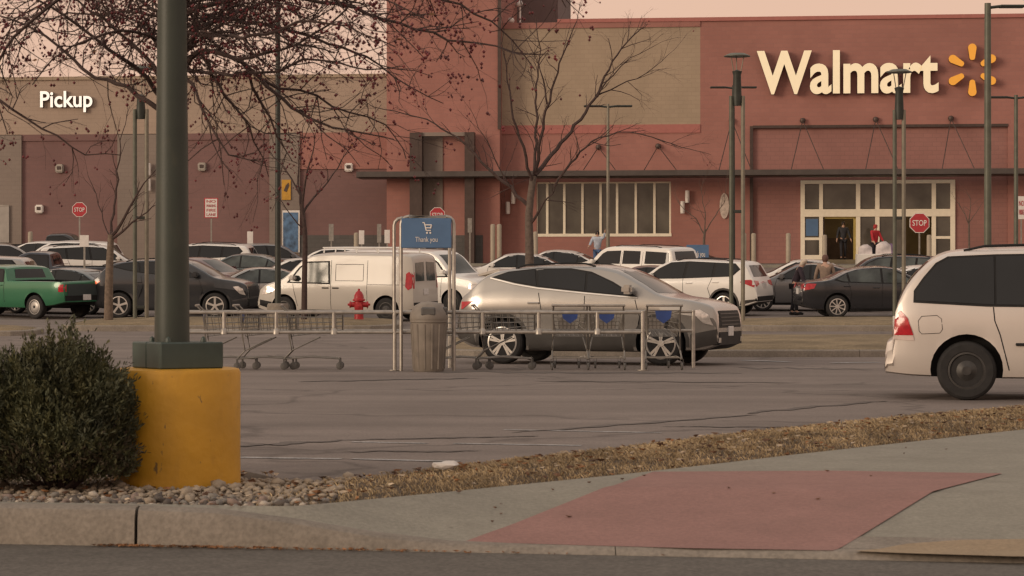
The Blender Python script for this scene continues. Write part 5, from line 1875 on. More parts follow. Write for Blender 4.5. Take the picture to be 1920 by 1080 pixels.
def post_sign(name, label, px, py0, py1, w_px, d, m, post_m=POSTC, text=None, text_m=None, border=None, post_px=None, cat='sign', group=None):
    zt = terrain(d)
    root = thing(name, label, cat, (PX(px, d), d, zt), group=group)
    s = d / FPX
    z0, z1 = PZ(py1, d) - zt, PZ(py0, d) - zt
    w = w_px * s / 2
    if border:
        MB().box(-w, w, -.010, .008, z0, z1, .004).build('border', border, root)
        MB().box(-w * .86, w * .86, -.016, -.0095, z0 + w * .14, z1 - w * .14).build('face', m, root)
    else:
        MB().box(-w, w, -.012, .008, z0, z1, .004).build('face', m, root)
    if text:
        n = len(text)
        hh = (z1 - z0) / (n + .6)
        for i, t in enumerate(text):
            zc = z1 - hh * (i + .8)
            plate_text(root, t, -w * .66, w * .66, zc - hh * .30, zc + hh * .30, -.018, text_m)
    MB().box(-.03, .03, .010, .05, -.1, z1 - .02).build('post', post_m, root)
    return root
post_sign('no_parking_sign', 'white sign with red lettering on a post at the brick wall', 396, 371, 409, 26, 98, SIGNW, text=['NO', 'PARKING', 'FIRE', 'LANE'], text_m=SIGNR, border=SIGNR)
for i, (px, a, b, w, d, l) in enumerate(((469, 434, 462, 11, 93, 'narrow pale sign on post left of the slim dark pole'), (678, 432, 458, 10, 95, 'pale accessible parking sign left of another near the corral sign'),
        (726, 431, 456, 10, 95, 'pale accessible parking sign just left of the blue corral sign'), (158, 441, 463, 17, 78, 'white sign on short post below the left stop sign'))):
    post_sign('parking_sign', l, px, a, b, w, d, SIGNW, group='small parking signs')
for px, a, b, w, d, l in ((621, 420, 452, 9, 99, 'grey sign edge on post right of the blue poster'), (711, 420, 455, 8, 99, 'grey sign edge on post between two pale parking signs'), (881, 409, 436, 8, 97, 'grey sign edge on post by the dark portal column')):
    post_sign('parking_sign', l, px, a, b, w, d, POSTC, group='small parking signs')
post_sign('store_notice', 'white notice on a post at the right edge of picture', 1915, 368, 411, 14, 100, SIGNW, text=['NO', 'PARKING'], text_m=SIGNR)
def bollard(label, px, top_py, d, w_px=9):
    s = d / FPX
    z = terrain(d)
    r = w_px * s / 2
    h = PZ(top_py, d) - z
    o = MB().lathe([(r, -.1), (r, h - r * .5), (r * .7, h - r * .1), (.001, h)], 14).build('bollard', mat('bollard_paint', (.34, .29, .22), .6, var=.12), sm=50)
    o.location = (PX(px, d), d, z)
    tag(o, label, 'bollard', 'bollards along the store walk')
for px, py, l in ((57, 434, 'tan bollard at the dark brick panel far left'), (668, 436, 'tan bollard beside the pale parking sign'), (924, 420, 'left of two tan bollards close together by the portal'),
                  (936, 420, 'right of two tan bollards close together by the portal'), (1004, 434, 'tan bollard at the left end of strip window'), (1395, 437, 'tan bollard just right of the hooded twin lamp'),
                  (1413, 437, 'tan bollard at the edge of the recessed brick panel'), (1478, 437, 'tan bollard left of the entrance frame'), (1546, 440, 'tan bollard at the open doorway'), (1742, 440, 'tan bollard behind the entrance stop sign')):
    bollard(l, px, py, 103.5)
# fittings on the wall
def on_wall(name, label, cat, px, py, off, group=None):
    u, z = FP(px, py, off)
    q = UO + UD * u + UN * off
    return thing(name, label, cat, (q.x, q.y, z), (0, 0, -TH), group)
k = .025
def sconce(px, py, off, label):
    o = on_wall('wall_sconce', label, 'wall lamp', px, py, off, 'wall sconces')
    MB().lathe([(.001, -.30), (.10, -.28), (.11, 0), (.10, .28), (.001, .30)], 12, c=(0, -.2, 0)).build('shade', SIGNW, o, sm=40)
    MB().box(-.04, .04, -.2, .02, -.06, .06).build('bracket', DARKM, o)
sconce(953, 390, 0, 'white wall sconce, lower left of three by the bare trunk')
sconce(963, 371, 0, 'white wall sconce, upper one of three by the bare trunk')
sconce(1280, 389, 0, 'white wall sconce, lower of two right of strip window')
sconce(1289, 369, 0, 'white wall sconce, upper of two right of strip window')
sconce(281, 318, -.5, 'white wall sconce on tan pilaster just left of the green pole, upper')
sconce(281, 347, -.5, 'white wall sconce on tan pilaster just left of the green pole, lower')
o = on_wall('pale_banner', 'tall pale banner on the tan pilaster at the left edge', 'sign', 6, 420, -.42)
MB().box(-.3, .3, -.03, .0, -.9, .9, .01).build('face', mat('banner_cloth', (.34, .31, .28), .7, var=.12, scale=3), o)
MB().box(-.3, .3, -.05, -.02, .86, .92, .01).build('rod', GALVD, o)
o = on_wall('wall_notice', 'tall pale oval notice on brick wall beside the hooded twin lamp', 'sign', 1358, 386, .06)
MB().prism([(.22 * math.cos(R(a)), .6 * math.sin(R(a))) for a in range(0, 360, 20)], -.03, .02).build('face', mat('pale_notice', (.55, .46, .40), .6, var=.3, scale=6), o)
def flood(px, py, off, label, m=SIGNW):
    o = on_wall('wall_light', label, 'wall lamp', px, py, off, 'wall lights on the brick panels')
    MB().box(-.20, .20, -.22, .0, -.20, .20, .05).build('housing', m, o)
    MB().box(-.10, .10, -.25, -.21, -.06, .10, .02).build('lens', DARKM, o)
flood(75, 392, -.65, 'white square wall light on brick below the lit word')
flood(113, 316, -.65, 'grey wall light high on the brick panel below the lit word', GALVD)
flood(380, 313, -.65, 'grey wall light high on brick right of the green pole', GALVD)
flood(655, 314, -.65, 'pale wall light left of where the canopy begins')
o = on_wall('amber_notice', 'amber notice with dark mark on tan pilaster above the blue poster', 'sign', 537, 356, -.48)
MB().box(-.22, .22, -.04, .0, -.48, .48, .01).build('face', mat('amber_face', (.50, .27, .03), .5, var=.15), o)
MB().prism([(-.12, -.05), (.02, -.1), (.14, .2), (.1, .34), (-.02, .2)], -.06, -.03).build('mark', DARKM, o)
o = on_wall('blue_poster', 'tall blue poster with white frame on the tan pilaster', 'poster', 546, 434, -.42)
MB().box(-.42, .42, -.04, .0, -1.0, 1.0, .01).build('frame', SIGNW, o)
MB().box(-.38, .34, -.06, -.035, -.98, .90).build('face', mat('poster_blue', (.07, .14, .25), .5, var=.6, scale=3.5), o)
o = on_wall('roof_camera', 'white camera mast on the roof in front of grey penthouse', 'camera', 975, 40, -1.0)
MB().tube([(0, 0, -.3), (0, 0, .8)], .05, 8).build('mast', SIGNW, o)
MB().lathe([(.001, .66), (.16, .72), (.19, .84), (.12, .98), (.001, 1.0)], 12, c=(-.05, -.05, 0)).build('camera_dome', SIGNW, o, sm=60)
MB().lathe([(.001, -.1), (.14, -.05), (.16, .06), (.1, .16), (.001, .18)], 12, c=(-.42, -.05, 0)).build('camera_dome', SIGNW, o, sm=60)

# ---------------------------------------------------------------- cart corral
CD, CD2 = 36.0, 37.35
CR = thing('cart_corral', 'galvanised cart corral with double rails and blue sign', 'cart corral', (0, 0, 0))
RZ1, RZ2 = PZ(586, CD), PZ(623, CD)
xa, xb = PX(322, CD), PX(1205, CD)
xa2, xb2 = PX(335, CD2), PX(1300, CD2)
for (a, b, y) in ((xa, xb, CD), (xa2, xb2, CD2)):
    for z in (RZ1, RZ2): MB().tube([(a, y, z), (b, y, z)], .026, 8).build('rail', GALVD, CR, sm=50)
for px in (322, 740, 1205):
    MB().tube([(PX(px, CD), CD, 0), (PX(px, CD), CD, RZ1 + .02)], .030, 8).build('post', GALV, CR, sm=50)
    MB().lathe([(.085, 0), (.085, .012), (.001, .012)], 10, c=(PX(px, CD), CD, .004)).build('foot_plate', GALVD, CR)
for px in (335, 845, 1300):
    MB().tube([(PX(px, CD2), CD2, 0), (PX(px, CD2), CD2, RZ1 + .02)], .030, 8).build('post', GALV, CR, sm=50)
for px in (420, 518, 626, 905, 1010, 1120):
    m = MB().tube([(PX(px, CD), CD, RZ2 - .02), (PX(px, CD), CD, RZ1 + .01)], .030, 8)
    m.lathe([(.055, RZ2 - .03), (.05, RZ2 + .03), (.03, RZ2 + .06)], 10, c=(PX(px, CD), CD, 0))
    m.build('rail_bracket', GALV, CR, sm=50)
def arch(pxl, pxr, d, top_py):
    zl = PZ(top_py, d)
    xl, xr_ = PX(pxl, d), PX(pxr, d)
    r = .12
    pts = [(xl, d, 0), (xl, d, zl - r)] + [(xl + r - r * math.cos(R(a)), d, zl - r + r * math.sin(R(a))) for a in (30, 60, 90)] + \
          [(xr_ - r + r * math.sin(R(a)), d, zl - r + r * math.cos(R(a))) for a in (0, 30, 60)] + [(xr_, d, zl - r), (xr_, d, 0)]
    MB().tube(pts, .028, 8).build('sign_arch', GALV, CR, sm=60)
arch(752, 851, CD - .05, 406)
arch(739, 843, CD2, 409)
w0, w1 = PX(750, CD - .1), PX(849, CD - .1)
zs0, zs1 = PZ(465, CD - .1), PZ(409, CD - .1)
MB().box(w0 + .02, w1 - .02, CD - .10, CD - .085, zs0, zs1, .01).build('sign_panel', BLUES, CR)
xm = (w0 + w1) / 2
me = fit_text('Thank you', xm - .17, xm + .17, zs0 + .07, zs0 + .17, .003, .0)
for v in me.vertices: v.co.y = CD - .104 + v.co.y * .2
add_obj('lettering', me, SIGNW, CR)
ic = MB()
zc = zs1 - .16
for a, b in (((-.06, .09), (-.03, .09)), ((-.03, .09), (.0, -.03)), ((.0, -.03), (.07, -.03)), ((-.02, .055), (.08, .055)), ((.08, .055), (.065, .0)), ((-.01, .01), (.07, .01))):
    ic.tube([(xm + a[0], CD - .104, zc + a[1]), (xm + b[0], CD - .104, zc + b[1])], .010, 5)
for a in (.01, .06): ic.lathe([(.016, CD - .108), (.016, CD - .10)], 10, c=(xm + a, 0, zc - .065), axis='y')
ic.build('cart_pictogram', SIGNW, CR)

# carts
def cart_proto():
    out = []
    b = MB()
    X0, X1, Y0, Y1, Z0, Z1 = -.36, .48, .27, .22, .52, .92      # wire basket, wide at the rear
    def bp(u, v, w):          # u along 0..1, v across -1..1, w up 0..1
        return (X0 + .06 * (1 - w) + (X1 - X0 - .06 * (1 - w)) * u, v * (Y0 + (Y1 - Y0) * u) * (.82 + .18 * w), Z0 + .10 * u * (1 - w) + (Z1 - Z0 - .06 * u) * w)
    r = .0055
    for i in range(9):
        u = i / 8
        for v in (-1, 1): b.tube([bp(u, v, 0), bp(u, v, 1)], r, 4, False)
        b.tube([bp(u, -1, 0), bp(u, 1, 0)], r, 4, False)
    for w in (0, .25, .5, .75):
        b.tube([bp(0, -1, w), bp(1, -1, w), bp(1, 1, w), bp(0, 1, w)], r, 4, False)
    for i in range(7):
        v = -1 + 2 * i / 6
        b.tube([bp(1, v, 0), bp(1, v, 1)], r, 4, False)
        b.tube([bp(0, v, 0), bp(1, v, 0)], r, 4, False)
    b.tube([bp(0, -1, 1), bp(1, -1, 1), bp(1, 1, 1), bp(0, 1, 1), bp(0, -1, 1)], .011, 6)
    CARTW = mat('cart_wire', (.24, .22, .195), .45, .5, var=.2)
    out.append(('basket', b.mesh('basket', 60), CARTW))
    f = MB()
    for s in (-1, 1):
        f.tube([(-.48, s * .26, 1.0), (-.36, s * .26, .88), (-.34, s * .26, .52), (-.30, s * .27, .30), (-.42, s * .28, .17)], .014, 6)
        f.tube([(-.42, s * .28, .17), (.0, s * .25, .20), (.44, s * .19, .17)], .013, 6)
        f.tube([(-.30, s * .27, .30), (.12, s * .23, .50)], .012, 6)
    f.tube([(-.40, -.28, .19), (-.40, .28, .19)], .012, 6)
    f.tube([(.42, -.19, .18), (.42, .19, .18)], .012, 6)
    out.append(('frame', f.mesh('frame', 60), CARTW))
    h = MB().tube([(-.48, -.29, 1.0), (-.48, .29, 1.0)], .019, 8)
    out.append(('handle', h.mesh('handle', 60), GALVD))
    s = MB()
    s.add([(-.385, -.13, .92), (-.385, .13, .92), (-.385, .11, .80), (-.385, .0, .72), (-.385, -.11, .80), (-.365, -.13, .92), (-.365, .13, .92), (-.365, .11, .80), (-.365, .0, .72), (-.365, -.11, .80)], [(0, 1, 2, 3, 4), (9, 8, 7, 6, 5), (0, 5, 6, 1), (1, 6, 7, 2), (2, 7, 8, 3), (3, 8, 9, 4), (4, 9, 5, 0)])
    out.append(('child_seat', s.mesh('seat'), BLUEC))
    s = MB().box(.485, .495, -.12, .12, .62, .80, .003)
    out.append(('front_plate', s.mesh('panel'), GALVD))
    c = MB()
    c.lathe([(.001, -.016), (.05, -.016), (.058, -.010), (.058, .010), (.05, .016), (.001, .016)], 14, axis='y')
    c.box(-.012, .012, -.024, -.018, -.01, .11)
    c.box(-.012, .012, .018, .024, -.01, .11)
    out.append(('caster', fix_normals(c.mesh('caster', 40)), mat('caster_rubber', (.10, .095, .09), .6, var=.3)))
    return out
CP = cart_proto()
def cart(label, px, d, rz, group='carts in the corral'):
    root = thing('shopping_cart', label, 'shopping cart', (PX(px, d), d, terrain(d)), (0, 0, R(rz)), group)
    for n, me, m in CP:
        if n == 'caster':
            for x, y in ((-.42, .28), (-.42, -.28), (.44, .19), (.44, -.19)): add_obj('caster', me, m, root, (x, y, .06))
        else: add_obj(n, me, m, root)
    return root
CM = 36.68
cart('shopping cart at the left end of the corral, nearest the green pole', 428, CM, 3)
cart('shopping cart in the corral left part, second from the green pole', 500, CM, -2)
cart('shopping cart in the corral left part, nearest the red hydrant', 585, CM, 2)
cart('shopping cart behind the corral sign arch beside the trash can', 865, CM, 4)
cart('shopping cart in front of the crossover rear wheel', 945, CM, -3)
cart('shopping cart in front of the crossover middle', 1066, CM, 92)
cart('shopping cart in front of the crossover front door', 1138, CM, 87)
cart('shopping cart in front of the crossover front wheel, at corral end', 1238, CM + .05, 94)

# ---------------------------------------------------------------- trash can and hydrant
TDD = 35.75
t = thing('trash_can', 'round grey brown trash can with domed lid beside the corral sign', 'trash can', (PX(804, TDD), TDD, 0))
mb = MB()
mb.lathe([(.22, 0), (.235, .02), (.27, .74), (.285, .75), (.285, .79), (.001, .79)], 28)
mb.build('body', TRASH, t, sm=40)
for i in range(14):
    a = 2 * math.pi * i / 14
    ca, sa = math.cos(a), math.sin(a)
    mb = MB()
    mb.tube([(.232 * ca, .232 * sa, .04), (.268 * ca, .268 * sa, .72)], .016, 5)
    mb.build('rib', TRASH, t)
l = MB()
l.lathe([(.288, .785), (.292, .80), (.28, .90), (.22, 1.0), (.12, 1.055), (.001, 1.065)], 28)
l.build('domed_lid', TRASH, t, sm=50)
MB().box(-.11, .11, -.285, -.20, .85, .98, .02).build('flap', TRASHD, t)
MB().box(.20, .285, -.10, .10, .85, .98, .02).build('flap', TRASHD, t)
HD = 60.6
h = thing('fire_hydrant', 'red fire hydrant in front of the white cargo van', 'fire hydrant', (PX(673, HD), HD, terrain(HD) + .16))
MB().lathe([(.17, -.1), (.17, .03), (.12, .05), (.115, .12), (.115, .50), (.16, .52), (.16, .56), (.13, .58), (.12, .66), (.08, .74), (.03, .78), (.03, .83), (.001, .83)], 20).build('barrel', HYDR, h, sm=40)
for sx in (-1, 1):
    MB().lathe([(.07, sx * .10), (.07, sx * .20), (.085, sx * .20), (.085, sx * .24), (.03, sx * .25), (.03, sx * .29), (.001, sx * .29)], 14, c=(0, 0, .42), axis='x').build('hose_cap', HYDR, h, sm=40)
MB().lathe([(.09, -.10), (.09, -.2), (.105, -.2), (.105, -.25), (.03, -.26), (.03, -.3), (.001, -.3)], 14, c=(0, 0, .36), axis='y').build('hose_cap', HYDR, h, sm=40)

# ---------------------------------------------------------------- vehicles in place
WH = paint('white', (.74, .72, .68))
CRM = paint('cream_white', (.50, .47, .425))
SIL = paint('silver', (.36, .345, .325), .60, .24)
GOLD = paint('champagne', (.62, .565, .52), .2, .34)
BLK = paint('black', (.022, .023, .027), .1, .22)
CHAR = paint('charcoal', (.040, .043, .048), .3, .24)
GRN = paint('green', (.035, .165, .085), .15, .3)
NAVY = paint('navy', (.030, .036, .050), .3, .3)
MAR = paint('maroon', (.080, .020, .022), .2, .3)
GRY = paint('grey', (.17, .17, .175), .4, .3)
TEAL = paint('grey_teal', (.065, .085, .088), .3, .3)

GREYCLAD = mat('grey_cladding', (.048, .044, .041), .6, var=.15)
vehicle('minivan', 'champagne_minivan', 'champagne minivan with dark steel wheels leaving at the right edge', 0, 27.15, -10, GOLD, None, 'minivan', x=PX(1812, 26.6) + 1.596 + .148, rim_m=STEELR)
vehicle('crossover', 'silver_crossover', 'silver crossover with dark glass standing behind the cart corral', 1124, 39.6, -20, SIL, None, 'car', cladding=GREYCLAD, fplate=True)
vehicle('cargo_van', 'cargo_van', 'cream white cargo van with roof rack behind the fire hydrant', 652, 65.2, 158, CRM, 'vans in the lot', 'van', glass=GLASSL, rack_m=WH)
vehicle('full_van', 'passenger_van', 'tall white van behind the corral sign, nose to the right', 790, 72.0, -28, WH, 'vans in the lot', 'van', scale=.90)
vehicle('wagon', 'parked_car', 'white wagon with red tail lamp behind the crossover nose', 1290, 69.0, 156, WH, cladding=GREYCLAD)
vehicle('sedan', 'parked_car', 'black sedan with silver wheels in front of the entrance', 1647, 67.2, 3, BLK, lit=False, glass=GLASSL)
vehicle('sedan', 'parked_car', 'grey car with bright wheel between white wagon and black sedan', 1515, 72.0, 172, GRY)
vehicle('large_suv', 'parked_car', 'large white sport utility with dark rear glass below the strip window', 1180, 82.5, 142, WH, scale=.92)
vehicle('low_pickup', 'green_pickup', 'green pickup truck with grey wheel at the left edge', 0, 67.4, 146, GRN, 'pickups in the lot', 'pickup truck', x=-14.23, gate_m=paint('dull_teal', (.045, .06, .062), .2, .4))
vehicle('crossover', 'parked_car', 'charcoal crossover with lit tail lamps behind the green light pole', 330, 66.8, -6, CHAR, lit=True, cladding=CHAR, rim='five')
vehicle('sedan', 'parked_car', 'dark grey sedan roof showing over the green pickup bed', 126, 70.0, 158, TEAL, scale=.93)
vehicle('wagon', 'parked_car', 'silver wagon tail just above the green pickup bed', -70, 72.5, 178, SIL, rails=False, scale=1.02)
vehicle('wagon', 'parked_car', 'white box-like car between dark pickup and white sport utility', 118, 92.5, 176, WH, rails=False)
vehicle('pickup', 'dark_pickup', 'dark pickup truck behind the green one', 82, 80.5, 176, NAVY, 'pickups in the lot', 'pickup truck', scale=.87)
vehicle('wagon', 'parked_car', 'white sport utility behind the pruned tree at left', 182, 88.5, 9, WH)
vehicle('wagon', 'parked_car', 'silver car roof at the far left edge', 2, 90.0, 20, SIL, rails=False)
vehicle('wagon', 'parked_car', 'white car roof between the dark pickup and the bollard', 72, 95.5, 170, WH, rails=False, scale=.92)
vehicle('pickup', 'dark_pickup', 'dark covered truck below the white square wall light', 112, 101.0, 0, CHAR, 'pickups in the lot', 'pickup truck', scale=.87)
vehicle('wagon', 'parked_car', 'white car with rear spoiler just right of the green pole', 372, 90.0, 176, WH)
vehicle('sedan', 'parked_car', 'dark maroon car with pale windshield right of the green pole', 372, 78.5, -22, MAR, glass=GLASSL)
vehicle('sedan', 'parked_car', 'grey teal sedan behind the maroon car', 458, 83.5, 172, TEAL, glass=GLASSL)
vehicle('sedan', 'parked_car', 'white car roof under the narrow pale sign', 442, 91.0, 10, WH, scale=.93)
vehicle('sedan', 'parked_car', 'silver sedan behind the corral rails left of the cargo van', 482, 69.3, -174, SIL, glass=GLASSL, scale=.95)
vehicle('sedan', 'parked_car', 'white car roof between the slim dark pole and slim tree', 556, 80.0, 186, WH, scale=.95)
vehicle('wagon', 'parked_car', 'white car roof behind the cargo van cab', 628, 85.0, 165, WH, rails=False)
vehicle('sedan', 'parked_car', 'white car roof just left of the tall bare trunk', 968, 84.0, 176, WH)
vehicle('sedan', 'parked_car', 'dark maroon car between crossover windshield and white wagon', 1212, 73.5, 170, MAR, scale=.92)
vehicle('wagon', 'parked_car', 'dark sport utility behind the black sedan', 1655, 78.5, 176, CHAR, glass=GLASSL, scale=.94)
vehicle('sedan', 'parked_car', 'white car behind the two shoppers', 1505, 78.5, 172, WH, scale=.95)
vehicle('sedan', 'parked_car', 'white car glimpsed between black sedan and champagne minivan', 1745, 72.5, 8, WH, scale=.95)

vehicle('sedan', 'parked_car', 'white car roof right of the tall bare trunk below strip window', 1040, 89.0, 170, WH, scale=.97)
vehicle('wagon', 'parked_car', 'grey car behind the slim dark pole under the blue poster', 508, 92.0, 12, GRY, rails=False, scale=.95)
vehicle('sedan', 'parked_car', 'dark car between large white sport utility and far blue sign', 1262, 90.0, 172, CHAR)

# ---------------------------------------------------------------- people
def skin_mesh(nodes, edges, sub=1):
    me = bpy.data.meshes.new('skin')
    me.from_pydata([n[0] for n in nodes], edges, [])
    o = bpy.data.objects.new('skin', me)
    COL.objects.link(o)
    md = o.modifiers.new('s', 'SKIN')
    md.use_smooth_shade = True
    if not me.skin_vertices: me.skin_vertices.new()
    for i, n in enumerate(nodes):
        r = n[1]
        me.skin_vertices[0].data[i].radius = r if isinstance(r, tuple) else (r, r)
    me.skin_vertices[0].data[0].use_root = True
    sb = o.modifiers.new('u', 'SUBSURF')
    sb.levels = sb.render_levels = sub
    out = evaluated_mesh(o)
    bpy.data.objects.remove(o)
    for p in out.polygons: p.use_smooth = True
    return out
SKIN = mat('skin', (.48, .30, .22), .55, var=.05)
def person(label, px, d, facing, top, legs, hair, lean=0.0, arms=((.02, .10), (.02, .10)), raise_=(0, 0), dz=0.0, height=1.7, coat=False, y=None, stride=.08):
    """facing in degrees, 0 = towards +x; lean bends the trunk forward"""
    yy = d if y is None else y
    root = thing('person', label, 'person', (PX(px, d), yy, terrain(d) + dz), (0, 0, R(facing - 90)), 'people at the store')
    s = height / 1.72
    # figure faces +y
    bend = Matrix.Rotation(-lean, 4, 'X')
    hipc = Vector((0, 0, .93))
    def up(v): return (hipc + bend @ (Vector(v) - hipc)) * s
    pel = Vector((0, 0, .95)) * s
    sp_, ch, nk = up((0, .0, 1.14)), up((0, .0, 1.36)), up((0, .01, 1.49))
    hd0, hd1, hd2 = up((0, .03, 1.56)), up((0, .035, 1.64)), up((0, .02, 1.71))
    nodes = [(pel, (.135 * s, .10 * s)), (sp_, (.125 * s, .095 * s)), (ch, (.15 * s, .105 * s)), (nk, .055 * s), (hd0, .068 * s), (hd1, (.078 * s, .095 * s)), (hd2, .062 * s)]
    edges = [(0, 1), (1, 2), (2, 3), (3, 4), (4, 5), (5, 6)]
    arm_j, leg_j = [], []
    for i, sg in enumerate((-1, 1)):
        sh = up((sg * .19, 0, 1.42))
        fwd, out = arms[i]
        rz = raise_[i]
        el = up((sg * (.22 + out * .5), .04 + fwd, 1.14 + rz * .28))
        wr = up((sg * (.22 + out), .10 + fwd * 2.0, .92 + rz * .75 + fwd * .5))
        b = len(nodes)
        nodes += [(sh, .058 * s), (el, .043 * s), (wr, .032 * s)]
        edges += [(2, b), (b, b + 1), (b + 1, b + 2)]
        arm_j.append((sh, el, wr))
    for i, sg in enumerate((-1, 1)):
        st = stride * sg
        hp, kn, an, to = Vector((sg * .095, 0, .86)) * s, Vector((sg * .10, st * .4 + .02, .49)) * s, Vector((sg * .10, st, .085)) * s, Vector((sg * .115, st + .17, .04)) * s
        b = len(nodes)
        nodes += [(hp, .085 * s), (kn, .058 * s), (an, .042 * s), (to, .035 * s)]
        edges += [(0, b), (b, b + 1), (b + 1, b + 2), (b + 2, b + 3)]
        leg_j.append((hp, kn, an, to))
    body = skin_mesh(nodes, edges)
    hb = MB()
    for (sh, el, wr), sg in zip(arm_j, (-1, 1)):          # palm and five fingers
        dr = (wr - el).normalized()
        side = Vector((sg, 0, 0))
        side = (side - dr * side.dot(dr)).normalized()
        nrm = dr.cross(side)
        pm = wr + dr * .075 * s
        hb.tube([wr - dr * .01, wr + dr * .03 * s, pm], [.028 * s, .036 * s, .034 * s], 6)
        for q, ln in ((-1.5, .070), (-.5, .082), (.5, .078), (1.5, .060)):
            p = pm + nrm * q * .017 * s
            hb.tube([p - dr * .01, p + dr * ln * .5 * s, p + dr * ln * .9 * s - side * .02 * s], [.0095 * s, .0085 * s, .006 * s], 5)
        p = wr + dr * .025 * s
        hb.tube([p, p + nrm * -.035 * s + dr * .03 * s, p + nrm * -.045 * s + dr * .065 * s], [.012 * s, .010 * s, .007 * s], 5)
    # face: nose, ears, eyes, mouth as small relief on the head
    f = (bend @ Vector((0, 1, 0))).normalized()
    u = (bend @ Vector((0, 0, 1))).normalized()
    hb.tube([hd1 + f * .085 * s + u * .02 * s, hd1 + f * .115 * s - u * .012 * s, hd1 + f * .09 * s - u * .02 * s], [.008 * s, .014 * s, .012 * s], 5)
    for sg in (-1, 1):
        hb.tube([hd1 + Vector((sg * .074 * s, 0, 0)) - u * .02 * s, hd1 + Vector((sg * .084 * s, -.006, 0)) + u * .025 * s], [.012 * s, .016 * s], 6)
    hm = hb.mesh('hands', 60)
    bm = bmesh.new()
    bm.from_mesh(body)
    bm.from_mesh(hm)
    bm.to_mesh(body)
    bm.free()
    body.materials.clear()
    add_obj('body', body, SKIN, root)
    eb = MB()
    for sg in (-1, 1): eb.lathe([(.001, -.008), (.010, 0), (.001, .008)], 8, c=tuple(hd1 + f * .088 * s + Vector((sg * .032 * s, 0, 0)) + u * .022 * s))
    eb.tube([hd1 + f * .088 * s - u * .05 * s + Vector((-.025 * s, 0, 0)), hd1 + f * .092 * s - u * .052 * s, hd1 + f * .088 * s - u * .05 * s + Vector((.025 * s, 0, 0))], .005 * s, 5)
    eb.build('eyes_and_mouth', BLACKP, root)
    # jacket, trousers, shoes, hair
    jn = [(pel + Vector((0, 0, -.10)) * s, (.168 * s, .138 * s)), (sp_, (.160 * s, .130 * s)), (ch, (.180 * s, .135 * s)), (nk - u * .02 * s, .075 * s)]
    je = [(0, 1), (1, 2), (2, 3)]
    for sh, el, wr in arm_j:
        b = len(jn)
        jn += [(sh, .078 * s), (el, .062 * s), (wr - (wr - el).normalized() * .02, .048 * s)]
        je += [(2, b), (b, b + 1), (b + 1, b + 2)]
    if coat:
        jn.append((pel + Vector((0, -.01, -.38)) * s, (.19 * s, .16 * s)))
        je.append((0, len(jn) - 1))
    j = skin_mesh(jn, je)
    j.materials.clear()
    add_obj('jacket', j, top, root)
    tn = [(pel, (.150 * s, .115 * s))]
    te = []
    for hp, kn, an, to in leg_j:
        b = len(tn)
        tn += [(hp, .100 * s), (kn, .074 * s), (an + Vector((0, 0, .02)), .060 * s)]
        te += [(0, b), (b, b + 1), (b + 1, b + 2)]
    tmesh = skin_mesh(tn, te)
    tmesh.materials.clear()
    add_obj('trousers', tmesh, legs, root)
    for hp, kn, an, to in leg_j:
        sm_ = MB().tube([an + Vector((0, -.07, -.045)) * s, an + Vector((0, -.02, -.035)) * s, to.lerp(an, .3) + Vector((0, 0, .0)), to + Vector((0, .03, -.005))], [.04 * s, .052 * s, .046 * s, .03 * s], 8)
        sm_.build('shoe', BLACKP, root, sm=60)
    hm = MB()
    hm.lathe([(.001, .105), (.05, .098), (.082, .06), (.095, .01), (.090, -.05), (.075, -.10), (.05, -.12)], 14)
    vs = [hd1 + (Vector((v[0], v[1] * 1.08 - .016, 0)) + u * (v[2] + .005 + max(0, v[1]) * .55 * (1 if v[2] < .06 else 0))) * s for v in hm.v]
    hm.v = [tuple(v) for v in vs]
    hm.build('hair', hair, root, sm=70)
    return root
CLN = lambda n, c: mat('cloth_' + n, c, .85, var=.2, scale=8)
HAIRW = mat('pale_hair', (.50, .42, .34), .7, var=.15, scale=20)
HAIRD = mat('dark_hair', (.03, .022, .018), .7, var=.2, scale=20)
person('person in dark clothes with pale hair bending behind the black sedan', 1489, 68.6, -10, CLN('plum', (.030, .020, .030)), CLN('navy', (.022, .022, .028)), HAIRW, .38, ((.18, .04), (.18, .04)), height=1.68)
person('person in tan coat standing behind the black sedan trunk', 1547, 70.2, 80, CLN('tan', (.26, .19, .145)), CLN('brown', (.08, .06, .05)), mat('brown_hair', (.12, .06, .045), .7, var=.2), .05, coat=True, height=1.72)
DZ = 2.58 - terrain(fdepth(1580, -1.0))
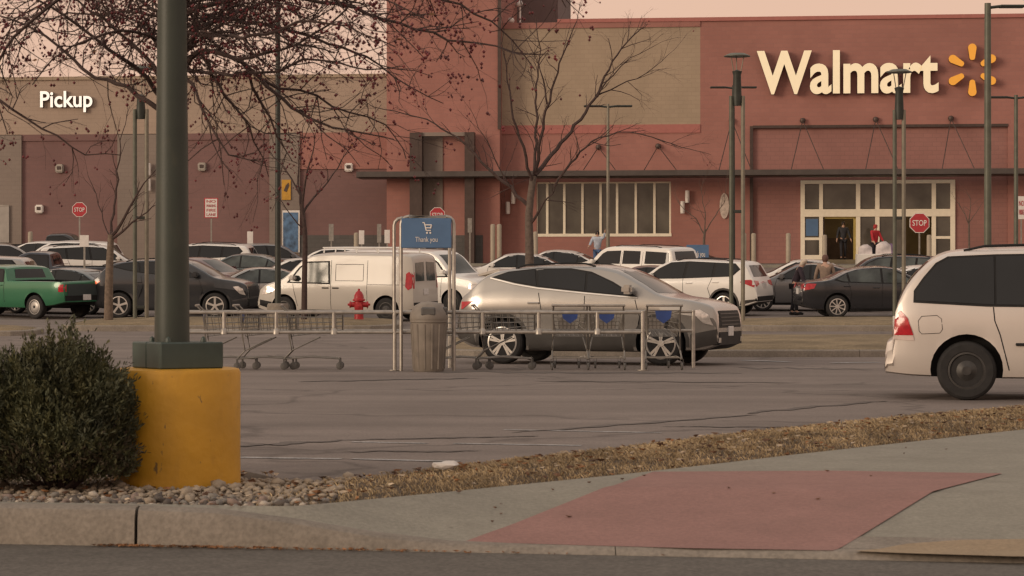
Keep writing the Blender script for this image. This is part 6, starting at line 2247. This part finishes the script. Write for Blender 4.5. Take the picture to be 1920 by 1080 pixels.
person('dark silhouetted person standing in the open store doorway', 1581, fdepth(1580, -.6), -85, CLN('slate', (.035, .036, .042)), CLN('navy', (.022, .022, .028)), HAIRD, 0, dz=2.585 - terrain(fdepth(1580, -.6)), height=1.76)
person('person in red jacket at the entrance beside pale bags', 1640, 105.0, -60, CLN('red', (.40, .022, .030)), CLN('navy', (.022, .022, .028)), mat('red_hood', (.36, .02, .025), .8, var=.1), .05, ((.10, .06), (.10, .06)), dz=.12, height=1.72)
person('person in blue and white with a raised arm below the strip window', 1120, 100.5, -90, CLN('pale_blue', (.42, .47, .55)), CLN('denim', (.06, .11, .22)), HAIRD, .05, ((.02, .10), (.02, .14)), (1.0, .2), height=1.72)
bagm = mat('shopping_bag', (.62, .56, .54), .6, var=.15, scale=6)
for i, (px, w, h_, c) in enumerate(((1622, .30, .42, bagm), (1656, .34, .55, bagm), (1668, .26, .46, mat('violet_bag', (.22, .14, .24), .6, var=.2, scale=6)))):
    d = 104.6
    s = MB()
    s.add([(-w, -.16, 0), (w, -.16, 0), (w, .16, 0), (-w, .16, 0), (-w * .9, -.12, h_ * .75), (w * .95, -.12, h_ * .7), (w * .9, .12, h_ * .75), (-w * .9, .12, h_ * .72), (-w * .3, 0, h_), (w * .35, 0, h_ * 1.05)],
          [(0, 1, 5, 4), (1, 2, 6, 5), (2, 3, 7, 6), (3, 0, 4, 7), (4, 5, 9, 8), (5, 6, 9), (6, 7, 8, 9), (7, 4, 8), (3, 2, 1, 0)])
    o = s.build('shopping_bag', c, sm=80)
    o.location = (PX(px, d), d, terrain(d) + .55)
    tag(o, ('pale bag left of the person in red', 'tall pale bag right of the person in red', 'violet bag farthest right beside the person in red')[i], 'bag', 'bags at the entrance')
# low planter wall the bags stand on
q0, q1 = PX(1606, 104.6), PX(1682, 104.6)
o = MB().box(q0, q1, 104.3, 104.95, 2.0, terrain(104.6) + .55, .02).build('planter_wall', WHITEP)
tag(o, 'low pale wall carrying bags in front of the entrance', 'wall')
# far corral sign
o = post_sign('corral_sign', 'small blue sign on a post below the small bare tree', 1308, 459, 497, 42, 88, BLUES, text=['Thank you'], text_m=SIGNW)
